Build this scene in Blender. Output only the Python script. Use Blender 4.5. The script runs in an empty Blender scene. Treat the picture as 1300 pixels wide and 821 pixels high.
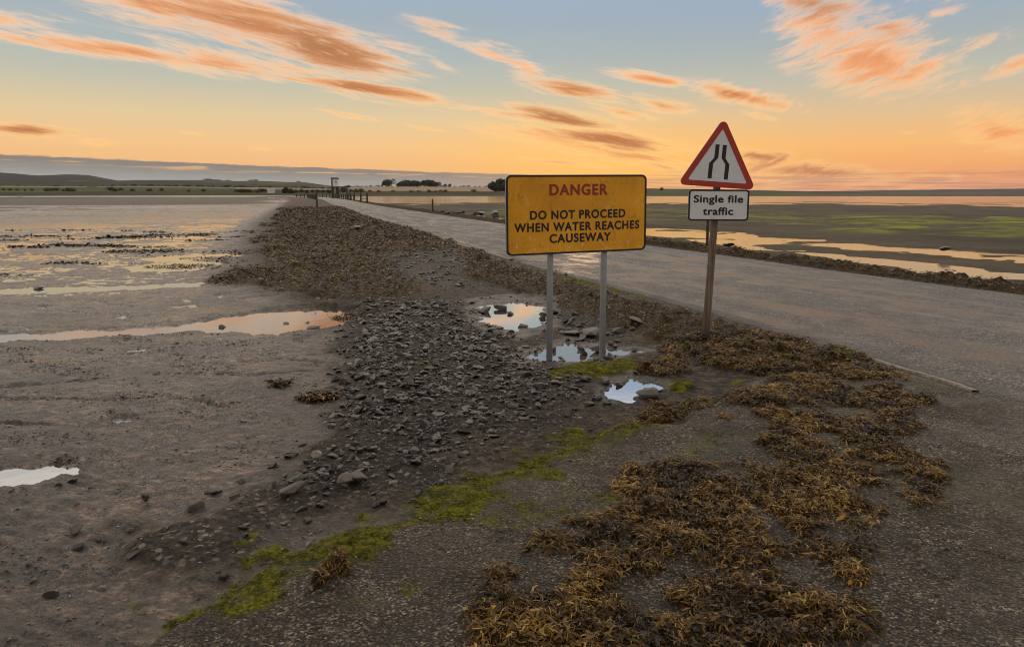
import bpy, bmesh, math, random
import numpy as np
from mathutils import Vector, Matrix
random.seed(7)
RNG = np.random.default_rng(11)
SC = bpy.context.scene
COL = SC.collection
R = math.radians

# ------------------------------------------------------------------ camera
F_PX, CX, CY, HZ = 900.0, 650.0, 365.0, 244.0
TH = math.atan((CY - HZ) / F_PX)
CT, ST = math.cos(TH), math.sin(TH)
CAM_H = 1.6
cam = bpy.data.cameras.new('camera')
cam.sensor_width = 36.0
cam.lens = F_PX / 1300 * 36
cam.shift_y = -45.5 / 1300
cam.clip_start, cam.clip_end = 0.05, 40000
camo = bpy.data.objects.new('camera', cam)
camo.location = (0, 0, CAM_H)
camo.rotation_euler = (math.pi / 2 - TH, 0, 0)
COL.objects.link(camo)
SC.camera = camo
SC.render.resolution_x, SC.render.resolution_y = 1024, 646
SC.view_settings.view_transform = 'Standard'
SC.view_settings.look = 'None'
SC.view_settings.gamma = 1
SC.view_settings.exposure = 0.12
SC.cycles.max_bounces = 5
SC.cycles.diffuse_bounces = 2
SC.cycles.glossy_bounces = 3
SC.cycles.use_denoising = True
SC.cycles.pixel_filter_type = 'BLACKMAN_HARRIS'
SC.cycles.filter_width = 1.05

SUN_AZ, SUN_EL = R(5.4), R(1.2)      # azimuth from +y towards +x


def ray(px, py):
    a = (px - CX) / F_PX
    b = (CY - py) / F_PX
    return (a, CT + b * ST, -ST + b * CT)


def G(px, py, z=0.0):
    """surveyed point of the photograph -> metres on the ground at height z"""
    v = ray(px, py)
    t = (z - CAM_H) / v[2]
    return (v[0] * t, v[1] * t)


def azel(px, py):
    v = ray(px, py)
    return math.atan2(v[0], v[1]), math.atan2(v[2], math.hypot(v[0], v[1]))


def lin(c):
    return tuple((x / 255 / 12.92) if x / 255 <= 0.04045 else ((x / 255 + 0.055) / 1.055) ** 2.4 for x in c) + (1.0,)


# ------------------------------------------------------------------ node helper
class NT:
    def __init__(s, tree):
        s.t = tree
        s.n = tree.nodes
        s.l = tree.links

    def add(s, typ, **kw):
        n = s.n.new(typ)
        for k, v in kw.items():
            setattr(n, k, v)
        return n

    def put(s, sock, v):
        if isinstance(v, bpy.types.NodeSocket):
            s.l.new(v, sock)
        elif v is not None:
            sock.default_value = v

    def math(s, op, a, b=None, c=None, clamp=False):
        n = s.add('ShaderNodeMath', operation=op, use_clamp=clamp)
        s.put(n.inputs[0], a)
        s.put(n.inputs[1], b)
        s.put(n.inputs[2], c)
        return n.outputs[0]

    def mix(s, f, a, b, blend='MIX'):
        n = s.add('ShaderNodeMix', data_type='RGBA', blend_type=blend)
        s.put(n.inputs[0], f)
        s.put(n.inputs[6], a)
        s.put(n.inputs[7], b)
        return n.outputs[2]

    def mixf(s, f, a, b):
        n = s.add('ShaderNodeMix', data_type='FLOAT')
        s.put(n.inputs[0], f)
        s.put(n.inputs[2], a)
        s.put(n.inputs[3], b)
        return n.outputs[0]

    def ss(s, v, lo, hi, a=0.0, b=1.0):
        n = s.add('ShaderNodeMapRange', interpolation_type='SMOOTHSTEP')
        s.put(n.inputs[0], v)
        for i, q in zip((1, 2, 3, 4), (lo, hi, a, b)):
            s.put(n.inputs[i], q)
        return n.outputs[0]

    def ramp(s, v, stops, interp='LINEAR'):
        n = s.add('ShaderNodeValToRGB')
        cr = n.color_ramp
        cr.interpolation = interp
        while len(cr.elements) < len(stops):
            cr.elements.new(0.5)
        for e, (p, c) in zip(cr.elements, stops):
            e.position = p
            e.color = c
        s.put(n.inputs[0], v)
        return n.outputs[0]

    def noise(s, vec, scale, detail=4, rough=0.5, dist=0.0):
        n = s.add('ShaderNodeTexNoise')
        s.put(n.inputs['Vector'], vec)
        n.inputs['Scale'].default_value = scale
        n.inputs['Detail'].default_value = detail
        n.inputs['Roughness'].default_value = rough
        n.inputs['Distortion'].default_value = dist
        return n.outputs[0]

    def voro(s, vec, scale, feature='F1', out=0):
        n = s.add('ShaderNodeTexVoronoi', feature=feature)
        s.put(n.inputs['Vector'], vec)
        n.inputs['Scale'].default_value = scale
        return n.outputs[out]

    def mapping(s, vec, loc=(0, 0, 0), rot=(0, 0, 0), scale=(1, 1, 1), typ='POINT'):
        n = s.add('ShaderNodeMapping', vector_type=typ)
        s.put(n.inputs[0], vec)
        n.inputs[1].default_value = loc
        n.inputs[2].default_value = rot
        n.inputs[3].default_value = scale
        return n.outputs[0]

    def attr(s, name, out='Fac'):
        n = s.add('ShaderNodeAttribute', attribute_name=name)
        return n.outputs[out]

    def bump(s, h, strength, dist, normal=None):
        n = s.add('ShaderNodeBump')
        n.inputs['Strength'].default_value = strength
        n.inputs['Distance'].default_value = dist
        s.put(n.inputs['Height'], h)
        s.put(n.inputs['Normal'], normal)
        return n.outputs[0]


def material(name):
    m = bpy.data.materials.new(name)
    m.use_nodes = True
    t = NT(m.node_tree)
    b = m.node_tree.nodes['Principled BSDF']
    return m, t, b


# ------------------------------------------------------------------ world: dusk sky with lit clouds
world = bpy.data.worlds.new("World")
SC.world = world
world.use_nodes = True
W = NT(world.node_tree)
bg = world.node_tree.nodes['Background']
tc = W.add('ShaderNodeTexCoord').outputs['Generated']
sx = W.add('ShaderNodeSeparateXYZ')
W.put(sx.inputs[0], tc)
az = W.math('ARCTAN2', sx.outputs[0], sx.outputs[1])
el = W.math('ARCSINE', sx.outputs[2])
cu = W.add('ShaderNodeCombineXYZ')
W.put(cu.inputs[0], az)
W.put(cu.inputs[1], el)
uv = cu.outputs[0]
EMAX = 0.7


def rp(stops):
    return [(e / EMAX, lin(c)) for e, c in stops]


elp = W.math('DIVIDE', el, EMAX, clamp=True)
left = W.ramp(elp, rp([(0, (228, 170, 120)), (.03, (236, 180, 122)), (.06, (238, 190, 132)), (.10, (218, 194, 152)), (.14, (186, 184, 166)),
                       (.18, (164, 174, 174)), (.225, (150, 163, 172)), (.27, (144, 159, 178)), (.33, (214, 206, 196)), (.50, (232, 218, 202))]))
right = W.ramp(elp, rp([(0, (226, 146, 102)), (.03, (238, 164, 102)), (.06, (240, 180, 112)), (.10, (216, 184, 142)), (.14, (184, 180, 164)),
                        (.18, (160, 168, 168)), (.225, (144, 160, 175)), (.27, (138, 155, 178)), (.33, (214, 206, 196)), (.50, (232, 218, 202))]))
clear = W.mix(W.ss(az, -0.2, 0.5), left, right)
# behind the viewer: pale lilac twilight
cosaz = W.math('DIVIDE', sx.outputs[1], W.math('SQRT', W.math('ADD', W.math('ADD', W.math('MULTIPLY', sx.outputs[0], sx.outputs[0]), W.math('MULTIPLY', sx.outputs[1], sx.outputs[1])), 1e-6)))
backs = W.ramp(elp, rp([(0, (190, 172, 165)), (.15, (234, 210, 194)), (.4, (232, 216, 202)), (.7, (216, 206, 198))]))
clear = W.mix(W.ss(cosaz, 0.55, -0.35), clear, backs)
# added brightening of the front sky above the view, lights ground and puddles
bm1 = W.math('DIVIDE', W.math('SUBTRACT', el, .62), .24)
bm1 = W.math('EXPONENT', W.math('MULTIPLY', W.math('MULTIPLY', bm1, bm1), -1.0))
front_boost = W.math('MULTIPLY', bm1, W.ss(cosaz, -.1, .8))
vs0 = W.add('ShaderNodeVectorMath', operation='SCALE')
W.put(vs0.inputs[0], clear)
W.put(vs0.inputs['Scale'], W.math('SUBTRACT', W.math('MULTIPLY_ADD', front_boost, 1.7, 1.0), W.math('MULTIPLY', W.ss(el, .75, 1.3), .6)))
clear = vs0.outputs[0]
# glow over the sun that has just gone down
g1 = W.math('DIVIDE', W.math('SUBTRACT', az, azel(770, 215)[0]), 0.20)
g2 = W.math('DIVIDE', W.math('SUBTRACT', el, 0.03), 0.055)
gl = W.math('EXPONENT', W.math('MULTIPLY', W.math('ADD', W.math('MULTIPLY', g1, g1), W.math('MULTIPLY', g2, g2)), -1.0))
clear = W.mix(W.math('MULTIPLY', gl, 0.72), clear, lin((255, 196, 92)))

# cloud layout: streaks (x0,y0,x1,y1,half width,amount,darkness)
CL = [
    (70, -30, 330, 34, 22, 1.0, .35), (140, -22, 470, 66, 20, 1.35, .65), (300, 22, 516, 92, 18, 1.4, .95), (480, 84, 560, 102, 5, .6, .8),
    (-160, 10, 120, 36, 11, .6, .1), (-60, 36, 300, 80, 7, 1.25, 0), (100, 28, 300, 66, 7, .45, .2),
    (120, 54, 400, 96, 11, 1.0, .25), (260, 62, 480, 108, 8, .8, .2), (330, 90, 582, 129, 6, 1.35, .7), (380, 108, 660, 142, 7, .55, .0),
    (540, 130, 740, 160, 7, .7, .1), (305, 92, 375, 106, 2.5, .8, 0),
    (380, 30, 470, 62, 9, .5, .1), (430, 34, 560, 76, 8, .55, .05), (510, 24, 606, 54, 8, .8, .5), (560, 46, 690, 86, 9, .75, .1), (520, 60, 590, 94, 5, .5, 0),
    (400, 140, 480, 154, 3, .7, 0), (500, 158, 570, 168, 3, .55, 0),
    (636, 80, 700, 104, 9, .9, .2), (650, 96, 800, 132, 9, 1.05, .6), (790, 124, 892, 142, 8, .95, .45), (740, 136, 850, 150, 7, .6, .1),
    (630, 132, 800, 166, 8, 1.15, 1.0), (560, 150, 900, 212, 13, .75, .2), (680, 160, 885, 196, 11, 1.15, .9), (700, 185, 905, 212, 6, 1.0, .0), (640, 200, 800, 214, 3, .9, 0), (780, 196, 900, 226, 7, .8, .5),
    (764, 88, 900, 112, 5, 1.1, 0), (860, 104, 1018, 136, 8, 1.15, .5), (938, 141, 984, 151, 3, .7, 0),
    (960, -10, 1110, 18, 14, .9, .9), (985, 18, 1130, 60, 24, .95, .25), (1000, 55, 1210, 95, 26, 1.05, .1), (1080, 20, 1180, 50, 16, .7, .5), (1150, 0, 1290, -30, 8, .6, .2), (1120, 108, 1180, 92, 5, .6, 0), (1180, 72, 1330, 30, 6, .55, 0), (1170, 20, 1240, 8, 4, .4, 0),
    (1210, 150, 1330, 178, 17, .95, .0), (1250, 98, 1330, 66, 6, .8, 0), (1140, 168, 1180, 172, 3, .5, 0),
    (-40, 158, 104, 168, 5, 1.0, .8), (90, 178, 160, 183, 3.5, .6, 0), (225, 166, 290, 173, 2.5, .7, 0), (320, 186, 355, 190, 2, .6, 0),
    (880, 186, 1040, 210, 7, .8, .8), (900, 206, 1200, 236, 10, 1.0, .75), (840, 222, 1060, 246, 9, .8, .4), (1100, 214, 1260, 234, 6, .5, .3), (960, 192, 1010, 200, 3, .6, .9),
    (1420, 60, 1700, 20, 30, .8, .3), (-500, 60, -150, 20, 30, .8, .4), (200, -160, 700, -110, 30, .7, .4), (800, -140, 1300, -190, 36, .7, .3),
]
wn = W.add('ShaderNodeTexNoise')
W.put(wn.inputs['Vector'], W.mapping(uv, rot=(0, 0, R(-9)), scale=(1 / 7, 1 / 26, 1), typ='TEXTURE'))
wn.inputs['Scale'].default_value = 1.0
wn.inputs['Detail'].default_value = 4
off = W.add('ShaderNodeVectorMath', operation='MULTIPLY_ADD')
W.put(off.inputs[0], wn.outputs['Color'])
off.inputs[1].default_value = (.05, .010, 0)
off.inputs[2].default_value = (-.025, -.005, 0)
va = W.add('ShaderNodeVectorMath', operation='ADD')
W.put(va.inputs[0], uv)
W.put(va.inputs[1], off.outputs[0])
wuv = va.outputs[0]
acc = dacc = None
for (x0, y0, x1, y1, hw, am, dk) in CL:
    a, b = azel(x0, y0), azel(x1, y1)
    L_ = math.dist(a, b) / 2 + hw / F_PX * .5
    mp = W.mapping(wuv, loc=((a[0] + b[0]) / 2, (a[1] + b[1]) / 2, 0), rot=(0, 0, math.atan2(b[1] - a[1], b[0] - a[0])),
                   scale=(L_ * 1.3, hw / F_PX * 2.0, 1), typ='TEXTURE')
    g = W.add('ShaderNodeTexGradient', gradient_type='SPHERICAL')
    W.put(g.inputs[0], mp)
    v = W.math('MULTIPLY', g.outputs[1], am * 1.5)
    acc = v if acc is None else W.math('MAXIMUM', acc, v)
    if dk > 0:
        d = W.math('MULTIPLY', g.outputs[1], dk * 1.8)
        dacc = d if dacc is None else W.math('MAXIMUM', dacc, d)
rsel = W.ss(az, .20, .30)


def aniso(rot, a, b, det, ro, di):
    return W.noise(W.mapping(wuv, rot=(0, 0, R(rot)), scale=(1 / a, 1 / b, 1), typ='TEXTURE'), 1.0, det, ro, di)


streak = W.mixf(rsel, aniso(-9, 7, 90, 9, .6, .5), aniso(17, 12, 60, 9, .6, .7))
fine = W.mixf(rsel, aniso(-12, 26, 190, 8, .66, .3), aniso(24, 34, 130, 8, .66, .5))
nn = W.math('ADD', W.math('MULTIPLY', streak, .6), W.math('MULTIPLY', fine, .4))
dens = W.math('ADD', acc, W.math('MULTIPLY', W.math('SUBTRACT', nn, .5), 3.6))
cov = W.math('MULTIPLY', W.ss(dens, 0.14, 1.35), W.ss(acc, 0.0, 0.45))
thick = W.ss(dens, 0.6, 1.7)
dark = W.math('MULTIPLY', W.math('MULTIPLY', W.ss(W.math('ADD', dacc, W.math('MULTIPLY', W.math('SUBTRACT', nn, .5), 2.6)), 0.25, 1.5), W.ss(dens, 0.3, 1.5)), .72)
# cloud colour follows height: pale peach up high, deeper orange down low
lit = W.mix(W.ss(el, .05, .2), lin((255, 204, 130)), lin((252, 210, 172)))
mid = W.mix(W.ss(el, .05, .2), lin((232, 142, 78)), lin((222, 150, 100)))
shd = W.mix(W.ss(el, .03, .16), lin((160, 100, 70)), lin((160, 110, 74)))
cc = W.mix(thick, lit, mid)
cc = W.mix(dark, cc, shd)
grain = W.math('MULTIPLY_ADD', W.math('SUBTRACT', fine, .5), 2.6, .5, clamp=True)
cc = W.mix(W.math('MULTIPLY', W.ss(grain, .5, 1.0), .45), cc, lit)
cc = W.mix(W.math('MULTIPLY', W.ss(grain, .5, 0.0), .35), cc, shd)
rightpink = W.math('MULTIPLY', W.ss(az, .22, .5), .2)
cc = W.mix(rightpink, cc, lin((236, 160, 122)))
sky = W.mix(cov, clear, cc)
# long grey bank low on the left, ragged top edge with lit chinks
aT, bT = azel(0, 195), azel(650, 221)
slope = (bT[1] - aT[1]) / (bT[0] - aT[0])
vt = W.math('ADD', aT[1], W.math('MULTIPLY', W.math('SUBTRACT', az, aT[0]), slope))
bn = W.noise(W.mapping(uv, scale=(30, 160, 1), rot=(0, 0, R(4))), 1.0, 6, .6)
under = W.math('SUBTRACT', W.math('ADD', vt, W.math('MULTIPLY', W.math('SUBTRACT', bn, .5), .007)), el)
bank = W.math('MULTIPLY', W.ss(under, -.0006, .0016), W.ss(az, .09, -.01))
chink = W.math('MULTIPLY', W.math('MULTIPLY', W.ss(under, .003, .006), W.ss(under, .012, .007)), W.ss(W.noise(W.mapping(uv, scale=(14, 260, 1), rot=(0, 0, R(3.5))), 1.0, 3, .5), .5, .62))
bcol = W.mix(W.ss(under, 0.0, .03), lin((118, 118, 116)), lin((150, 156, 154)))
bcol = W.mix(W.math('MULTIPLY', chink, .8), bcol, lin((222, 172, 116)))
bcol = W.mix(W.math('MULTIPLY', W.ss(az, -.25, 0), .4), bcol, lin((172, 146, 122)))
sky = W.mix(W.math('MULTIPLY', bank, .93), sky, bcol)
# mauve layers low on the right of the signs
rn = W.noise(W.mapping(uv, scale=(9, 240, 1), rot=(0, 0, R(1.5))), 1.0, 5, .6)
rb = W.math('MULTIPLY', W.math('MULTIPLY', W.ss(rn, .44, .6), W.ss(el, .036, .012)), W.ss(az, .08, .2))
sky = W.mix(W.math('MULTIPLY', rb, .55), sky, lin((176, 118, 104)))
below = W.ss(el, -.004, -.03)
sky = W.mix(below, sky, lin((80, 70, 62)))
nish = W.add('ShaderNodeTexSky', sky_type='NISHITA')
nish.sun_disc = False
nish.sun_elevation = SUN_EL
nish.sun_rotation = SUN_AZ
nish.altitude = 10
nv = W.add('ShaderNodeVectorMath', operation='SCALE')
W.put(nv.inputs[0], nish.outputs[0])
nv.inputs['Scale'].default_value = 0.0015
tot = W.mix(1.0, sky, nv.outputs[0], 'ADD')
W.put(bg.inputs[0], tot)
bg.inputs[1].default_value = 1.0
world.cycles.sampling_method = 'MANUAL'
world.cycles.sample_map_resolution = 512

sun = bpy.data.lights.new('sun', 'SUN')
sun.energy = 0.08
sun.angle = R(2.5)
sun.color = (1.0, .62, .34)
suno = bpy.data.objects.new('sun', sun)
sd = Vector((math.sin(SUN_AZ) * math.cos(SUN_EL), math.cos(SUN_AZ) * math.cos(SUN_EL), math.sin(SUN_EL)))
suno.rotation_euler = sd.to_track_quat('Z', 'Y').to_euler()
suno.location = (0, 0, 50)
COL.objects.link(suno)


# ------------------------------------------------------------------ object helpers
def tag(o, label=None, cat=None, group=None, kind=None):
    if label: o['label'] = label
    if cat: o['category'] = cat
    if group: o['group'] = group
    if kind: o['kind'] = kind
    return o


def empty(name, loc, rz=0.0):
    o = bpy.data.objects.new(name, None)
    COL.objects.link(o)
    o.location = loc
    o.rotation_euler = (0, 0, rz)
    o.empty_display_size = .1
    return o


def mesh_np(name, V, faces, mat, attrs=None, smooth=True, colors=None):
    """V (n,3) array, faces (m,k) array"""
    me = bpy.data.meshes.new(name)
    V = np.asarray(V, np.float32)
    faces = np.asarray(faces, np.int32)
    m, k = faces.shape
    me.vertices.add(len(V))
    me.vertices.foreach_set('co', V.ravel())
    me.loops.add(m * k)
    me.loops.foreach_set('vertex_index', faces.ravel())
    me.polygons.add(m)
    me.polygons.foreach_set('loop_start', np.arange(0, m * k, k, dtype=np.int32))
    me.update(calc_edges=True)
    me.polygons.foreach_set('use_smooth', np.full(m, smooth))
    for n_, a in (attrs or {}).items():
        at = me.attributes.new(n_, 'FLOAT', 'POINT')
        at.data.foreach_set('value', np.asarray(a, np.float32))
    for n_, a in (colors or {}).items():
        at = me.attributes.new(n_, 'FLOAT_COLOR', 'POINT')
        at.data.foreach_set('color', np.asarray(a, np.float32).ravel())
    me.materials.append(mat)
    o = bpy.data.objects.new(name, me)
    COL.objects.link(o)
    return o


def bobj(name, bm, mat, parent=None, smooth=False, bevel=0.0):
    me = bpy.data.meshes.new(name)
    if bevel:
        bmesh.ops.bevel(bm, geom=[e for e in bm.edges if e.calc_face_angle(0) > .5], offset=bevel, segments=2, affect='EDGES', profile=.6)
    bmesh.ops.recalc_face_normals(bm, faces=bm.faces)
    bm.to_mesh(me)
    bm.free()
    for p in me.polygons:
        p.use_smooth = smooth
    me.materials.append(mat)
    o = bpy.data.objects.new(name, me)
    COL.objects.link(o)
    if parent: o.parent = parent
    return o


def add_box(bm, c, s, rot=None):
    M = Matrix.Translation(c) @ (rot.to_4x4() if rot else Matrix.Identity(4)) @ Matrix.Diagonal((s[0], s[1], s[2], 1))
    bmesh.ops.create_cube(bm, size=1, matrix=M)


def add_cyl(bm, a, b, r1, r2=None, n=12):
    a, b = Vector(a), Vector(b)
    d = b - a
    M = Matrix.Translation((a + b) / 2) @ d.to_track_quat('Z', 'Y').to_matrix().to_4x4()
    bmesh.ops.create_cone(bm, cap_ends=True, segments=n, radius1=r1, radius2=r1 if r2 is None else r2, depth=d.length, matrix=M)


def copy_tree(o, parent=None):
    c = o.copy()
    COL.objects.link(c)
    c.parent = parent
    for ch in list(o.children):
        copy_tree(ch, c)
    return c


# ------------------------------------------------------------------ noise in numpy
def _h(ix, iy, seed):
    h = (ix.astype(np.int64) * 374761393 + iy.astype(np.int64) * 668265263 + seed * 974634777) & 0xffffffff
    h = ((h ^ (h >> 13)) * 1274126177) & 0xffffffff
    return ((h ^ (h >> 16)) & 0xffff) / 65535.0


def gn(x, y, seed=0):
    ix, iy = np.floor(x), np.floor(y)
    fx, fy = x - ix, y - iy
    r = 0
    u, v = fx * fx * fx * (fx * (fx * 6 - 15) + 10), fy * fy * fy * (fy * (fy * 6 - 15) + 10)
    vals = []
    for dx, dy in ((0, 0), (1, 0), (0, 1), (1, 1)):
        a = _h(ix + dx, iy + dy, seed) * 2 * np.pi
        vals.append(np.cos(a) * (fx - dx) + np.sin(a) * (fy - dy))
    return ((vals[0] * (1 - u) + vals[1] * u) * (1 - v) + (vals[2] * (1 - u) + vals[3] * u) * v) * 1.5


def fbm(x, y, sc, oct=4, seed=0, gain=.5):
    s = 0
    a = 1
    t = 0
    for i in range(oct):
        s = s + a * gn(x / sc + 13.7 * i, y / sc - 7.1 * i, seed + i)
        t += a
        a *= gain
        sc /= 2.03
    return s / t * 1.3


def sstep(v, lo, hi):
    t = np.clip((v - lo) / (hi - lo), 0, 1)
    return t * t * (3 - 2 * t)


def sdf(x, y, P):
    """signed distance, positive inside"""
    P = np.array(P)
    d = np.full(x.shape, 1e9)
    ins = np.zeros(x.shape, bool)
    for i in range(len(P)):
        ax, ay = P[i]
        bx, by = P[(i + 1) % len(P)]
        ex, ey = bx - ax, by - ay
        t = np.clip(((x - ax) * ex + (y - ay) * ey) / (ex * ex + ey * ey + 1e-12), 0, 1)
        d = np.minimum(d, (x - ax - t * ex) ** 2 + (y - ay - t * ey) ** 2)
        c = ((ay > y) != (by > y)) & (x < ex * (y - ay) / (ey if abs(ey) > 1e-9 else 1e-9) + ax)
        ins ^= c
    d = np.sqrt(d)
    return np.where(ins, d, -d)


def region(x, y, pts, z=0.0, e=0.1, wob=0.0, wsc=.5, seed=0):
    P = [G(a, b, z) for a, b in pts]
    A = np.array(P)
    m = (x > A[:, 0].min() - 3 * e - wob) & (x < A[:, 0].max() + 3 * e + wob) & (y > A[:, 1].min() - 3 * e - wob) & (y < A[:, 1].max() + 3 * e + wob)
    out = np.zeros(x.shape)
    if m.any():
        xx, yy = x[m], y[m]
        d = sdf(xx, yy, P)
        if wob:
            d = d + wob * fbm(xx, yy, wsc, 4, seed + 50)
        out[m] = sstep(d, -e, e)
    return out


# ------------------------------------------------------------------ road edges (metres)
EL_ = np.array([(4.9, -400), (4.6, -8), (4.3, 1), (3.95, 4.2), (3.72, 4.99), (3.56, 5.37), (3.33, 6.37), (2.7, 8.72), (2.05, 10.43), (0.79, 13.86), (-0.92, 18.87), (-3.12, 25.59),
                (-8.12, 41.2), (-18.9, 77.2), (-33.2, 126.4), (-48.0, 173.9), (-58, 205), (-74, 240), (-100, 290)])
ER_ = np.array([(22, -400), (14.5, -8), (10.8, 3), (9.0, 7.2), (7.67, 10.51), (6.81, 12.57), (5.75, 15.62), (3.95, 20.58), (-0.3, 34.2), (-5.75, 51.4), (-14.0, 77.2), (-28.4, 126.4),
                (-43.2, 173.9), (-53, 205), (-69, 240), (-95, 290)])


def smooth_edge(E):
    yy = np.concatenate([np.linspace(-400, -8, 20)[:-1], np.arange(-8, 60, .5), np.arange(60, 291, 2.0)])
    x = np.interp(yy, E[:, 1], E[:, 0])
    for _ in range(2):
        xs = x.copy()
        xs[1:-1] = (x[:-2] + 2 * x[1:-1] + x[2:]) / 4
        x = xs
    return yy, x


YL, XLv = smooth_edge(EL_)
YR, XRv = smooth_edge(ER_)
xL = lambda y: np.interp(y, YL, XLv)
xR = lambda y: np.interp(y, YR, XRv)
ROADZ = 0.08


def road_z(x, y):
    a, b = xL(y), xR(y)
    t = np.clip((x - a) / (b - a), 0, 1)
    return ROADZ + 0.07 * 4 * t * (1 - t) * .5 + np.interp(y, [90, 150, 190], [0, .12, 0])


# ------------------------------------------------------------------ survey of the ground cover (photo pixels -> metres)
ZM = -0.12      # mud, left
ZW = -0.125     # water, left
ZR = -0.30      # water, right
WEED1 = [(376, 254), (345, 300), (335, 330), (300, 346), (330, 362), (400, 378), (500, 392), (560, 372), (566, 345), (620, 328), (606, 317), (540, 298), (470, 278), (401, 253)]
WEED2 = [(590, 316), (640, 336), (701, 352), (820, 385), (925, 412), (1060, 448), (1112, 464), (1060, 478), (965, 470), (905, 455), (850, 436), (800, 412), (720, 385), (650, 362), (590, 345)]
WEED3 = [(890, 520), (940, 488), (1010, 468), (1105, 458), (1160, 497), (1176, 535), (1172, 582), (1140, 625), (1118, 672), (1080, 730), (1050, 880), (560, 880), (630, 740), (690, 690), (740, 660), (830, 605), (900, 590), (980, 585), (1000, 560), (960, 535), (920, 535)]
WEED4 = [(775, 545), (820, 520), (905, 498), (910, 514), (850, 532), (790, 556)]
WEED5 = [(800, 455), (860, 448), (880, 466), (850, 474), (805, 468)]
WEED6 = [(392, 725), (420, 690), (450, 680), (462, 700), (440, 735), (400, 745)]
BARE = [(480, 322), (560, 314), (610, 330), (650, 352), (590, 362), (500, 350)]
GRAVEL = [(425, 380), (480, 372), (560, 372), (620, 374), (690, 380), (740, 395), (820, 430), (800, 470), (790, 520), (730, 552), (600, 590), (500, 640), (390, 672), (250, 700), (150, 690), (200, 650), (320, 612), (400, 560), (430, 500), (425, 440)]
GCORE = [(440, 385), (560, 378), (620, 420), (690, 450), (700, 500), (600, 545), (560, 590), (440, 625), (380, 640), (350, 620), (420, 560), (445, 490)]
TAR = [(1112, 455), (1060, 480), (960, 475), (900, 505), (850, 533), (760, 545), (640, 600), (540, 640), (420, 672), (300, 728), (180, 800), (60, 900), (2600, 900), (2600, 512), (1300, 512), (1231, 494)]
MOSS = [([(250, 770), (330, 710), (410, 672), (520, 640), (640, 592), (740, 548), (800, 540), (760, 566), (640, 622), (560, 662), (500, 695), (430, 730), (330, 775)], .26, 1.0),
        ([(560, 690), (640, 655), (720, 625), (760, 640), (680, 665), (600, 700)], .15, .62),
        ([(850, 590), (900, 560), (960, 560), (930, 590)], .1, .5),
        ([(696, 462), (740, 456), (790, 446), (818, 452), (810, 466), (750, 474), (700, 474)], .04, 1.0),
        ([(846, 487), (850, 478), (872, 475), (886, 481), (880, 489), (860, 491)], .02, 1.1),
        ([(858, 440), (868, 436), (880, 439), (872, 443)], .02, 1.0), ([(930, 478), (945, 474), (955, 480), (940, 486)], .03, .7),
        ([(1050, 455), (1085, 450), (1100, 462), (1070, 470)], .05, .7),
        ([(690, 343), (730, 350), (800, 368), (840, 385), (800, 380), (720, 360)], .12, .9), ([(730, 555), (770, 543), (800, 541), (760, 556)], .04, 1.1),
        ([(620, 386), (640, 380), (650, 384), (630, 390)], .1, .5), ([(530, 456), (545, 452), (550, 460), (535, 462)], .05, .5)]
PUD_L = [[(-60, 428), (120, 421), (245, 411), (330, 398), (380, 390), (440, 390), (470, 404), (425, 419), (330, 426), (240, 424), (100, 429), (-60, 438)],
         [(370, 380), (410, 377), (425, 384), (385, 388)],
         [(-60, 370), (120, 366), (240, 360), (325, 354), (346, 358), (240, 364), (120, 369), (-60, 374)],
         [(160, 340), (228, 331), (292, 333), (245, 344), (175, 345)], [(178, 329), (260, 322), (360, 321), (300, 327), (200, 333)],
         [(-80, 606), (20, 595), (60, 591), (102, 596), (100, 601), (50, 604), (-80, 616)], [(160, 446), (185, 443), (192, 447), (168, 450)]]
PUD_S = [([(606, 388), (650, 383), (690, 388), (694, 408), (655, 420), (612, 408)], 'large'),
         ([(662, 452), (690, 444), (722, 434), (745, 440), (788, 443), (812, 446), (760, 454), (720, 459), (672, 457)], 'mid'),
         ([(764, 492), (800, 481), (846, 489), (818, 499), (798, 509), (770, 506)], 'near')]
CHAN = [(300, 262), (480, 261), (540, 268), (620, 276), (700, 281), (820, 289), (900, 292), (1000, 302), (1140, 313), (1320, 322), (1500, 336), (1700, 352), (1700, 392), (1500, 376), (1300, 359), (1180, 347), (1060, 331), (930, 313), (821, 301), (700, 291), (640, 284), (560, 277), (480, 268), (420, 266)]
BANKR = [(930, 311), (1010, 309), (1120, 318), (1200, 325), (1310, 332), (1500, 346), (1500, 366), (1300, 349), (1180, 337), (1060, 324), (980, 317)]
GREENR = [(940, 276), (1180, 275), (1400, 281), (1400, 306), (1180, 301), (1040, 291)]
GREEN2 = [(600, 268), (700, 264), (1000, 268), (1000, 278), (820, 283), (640, 276)]


MOSSLINE = [(270, 752), (350, 715), (420, 685), (480, 658), (540, 637), (600, 611), (660, 592), (720, 568), (765, 549), (815, 538)]


def band(x, y, pts, z, w, e, wob, wsc, seed):
    P = [G(a, b, z) for a, b in pts]
    out = np.zeros(x.shape)
    A = np.array(P)
    m = (x > A[:, 0].min() - 1) & (x < A[:, 0].max() + 1) & (y > A[:, 1].min() - 1) & (y < A[:, 1].max() + 1)
    xx, yy_ = x[m], y[m]
    d = np.full(xx.shape, 9.)
    for (ax, ay), (bx, by) in zip(P[:-1], P[1:]):
        t_ = np.clip(((xx - ax) * (bx - ax) + (yy_ - ay) * (by - ay)) / ((bx - ax) ** 2 + (by - ay) ** 2), 0, 1)
        d = np.minimum(d, np.hypot(xx - ax - t_ * (bx - ax), yy_ - ay - t_ * (by - ay)))
    d = d + wob * fbm(xx, yy_, wsc, 4, seed)
    out[m] = sstep(d, w + e, w - e)
    return out


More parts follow.
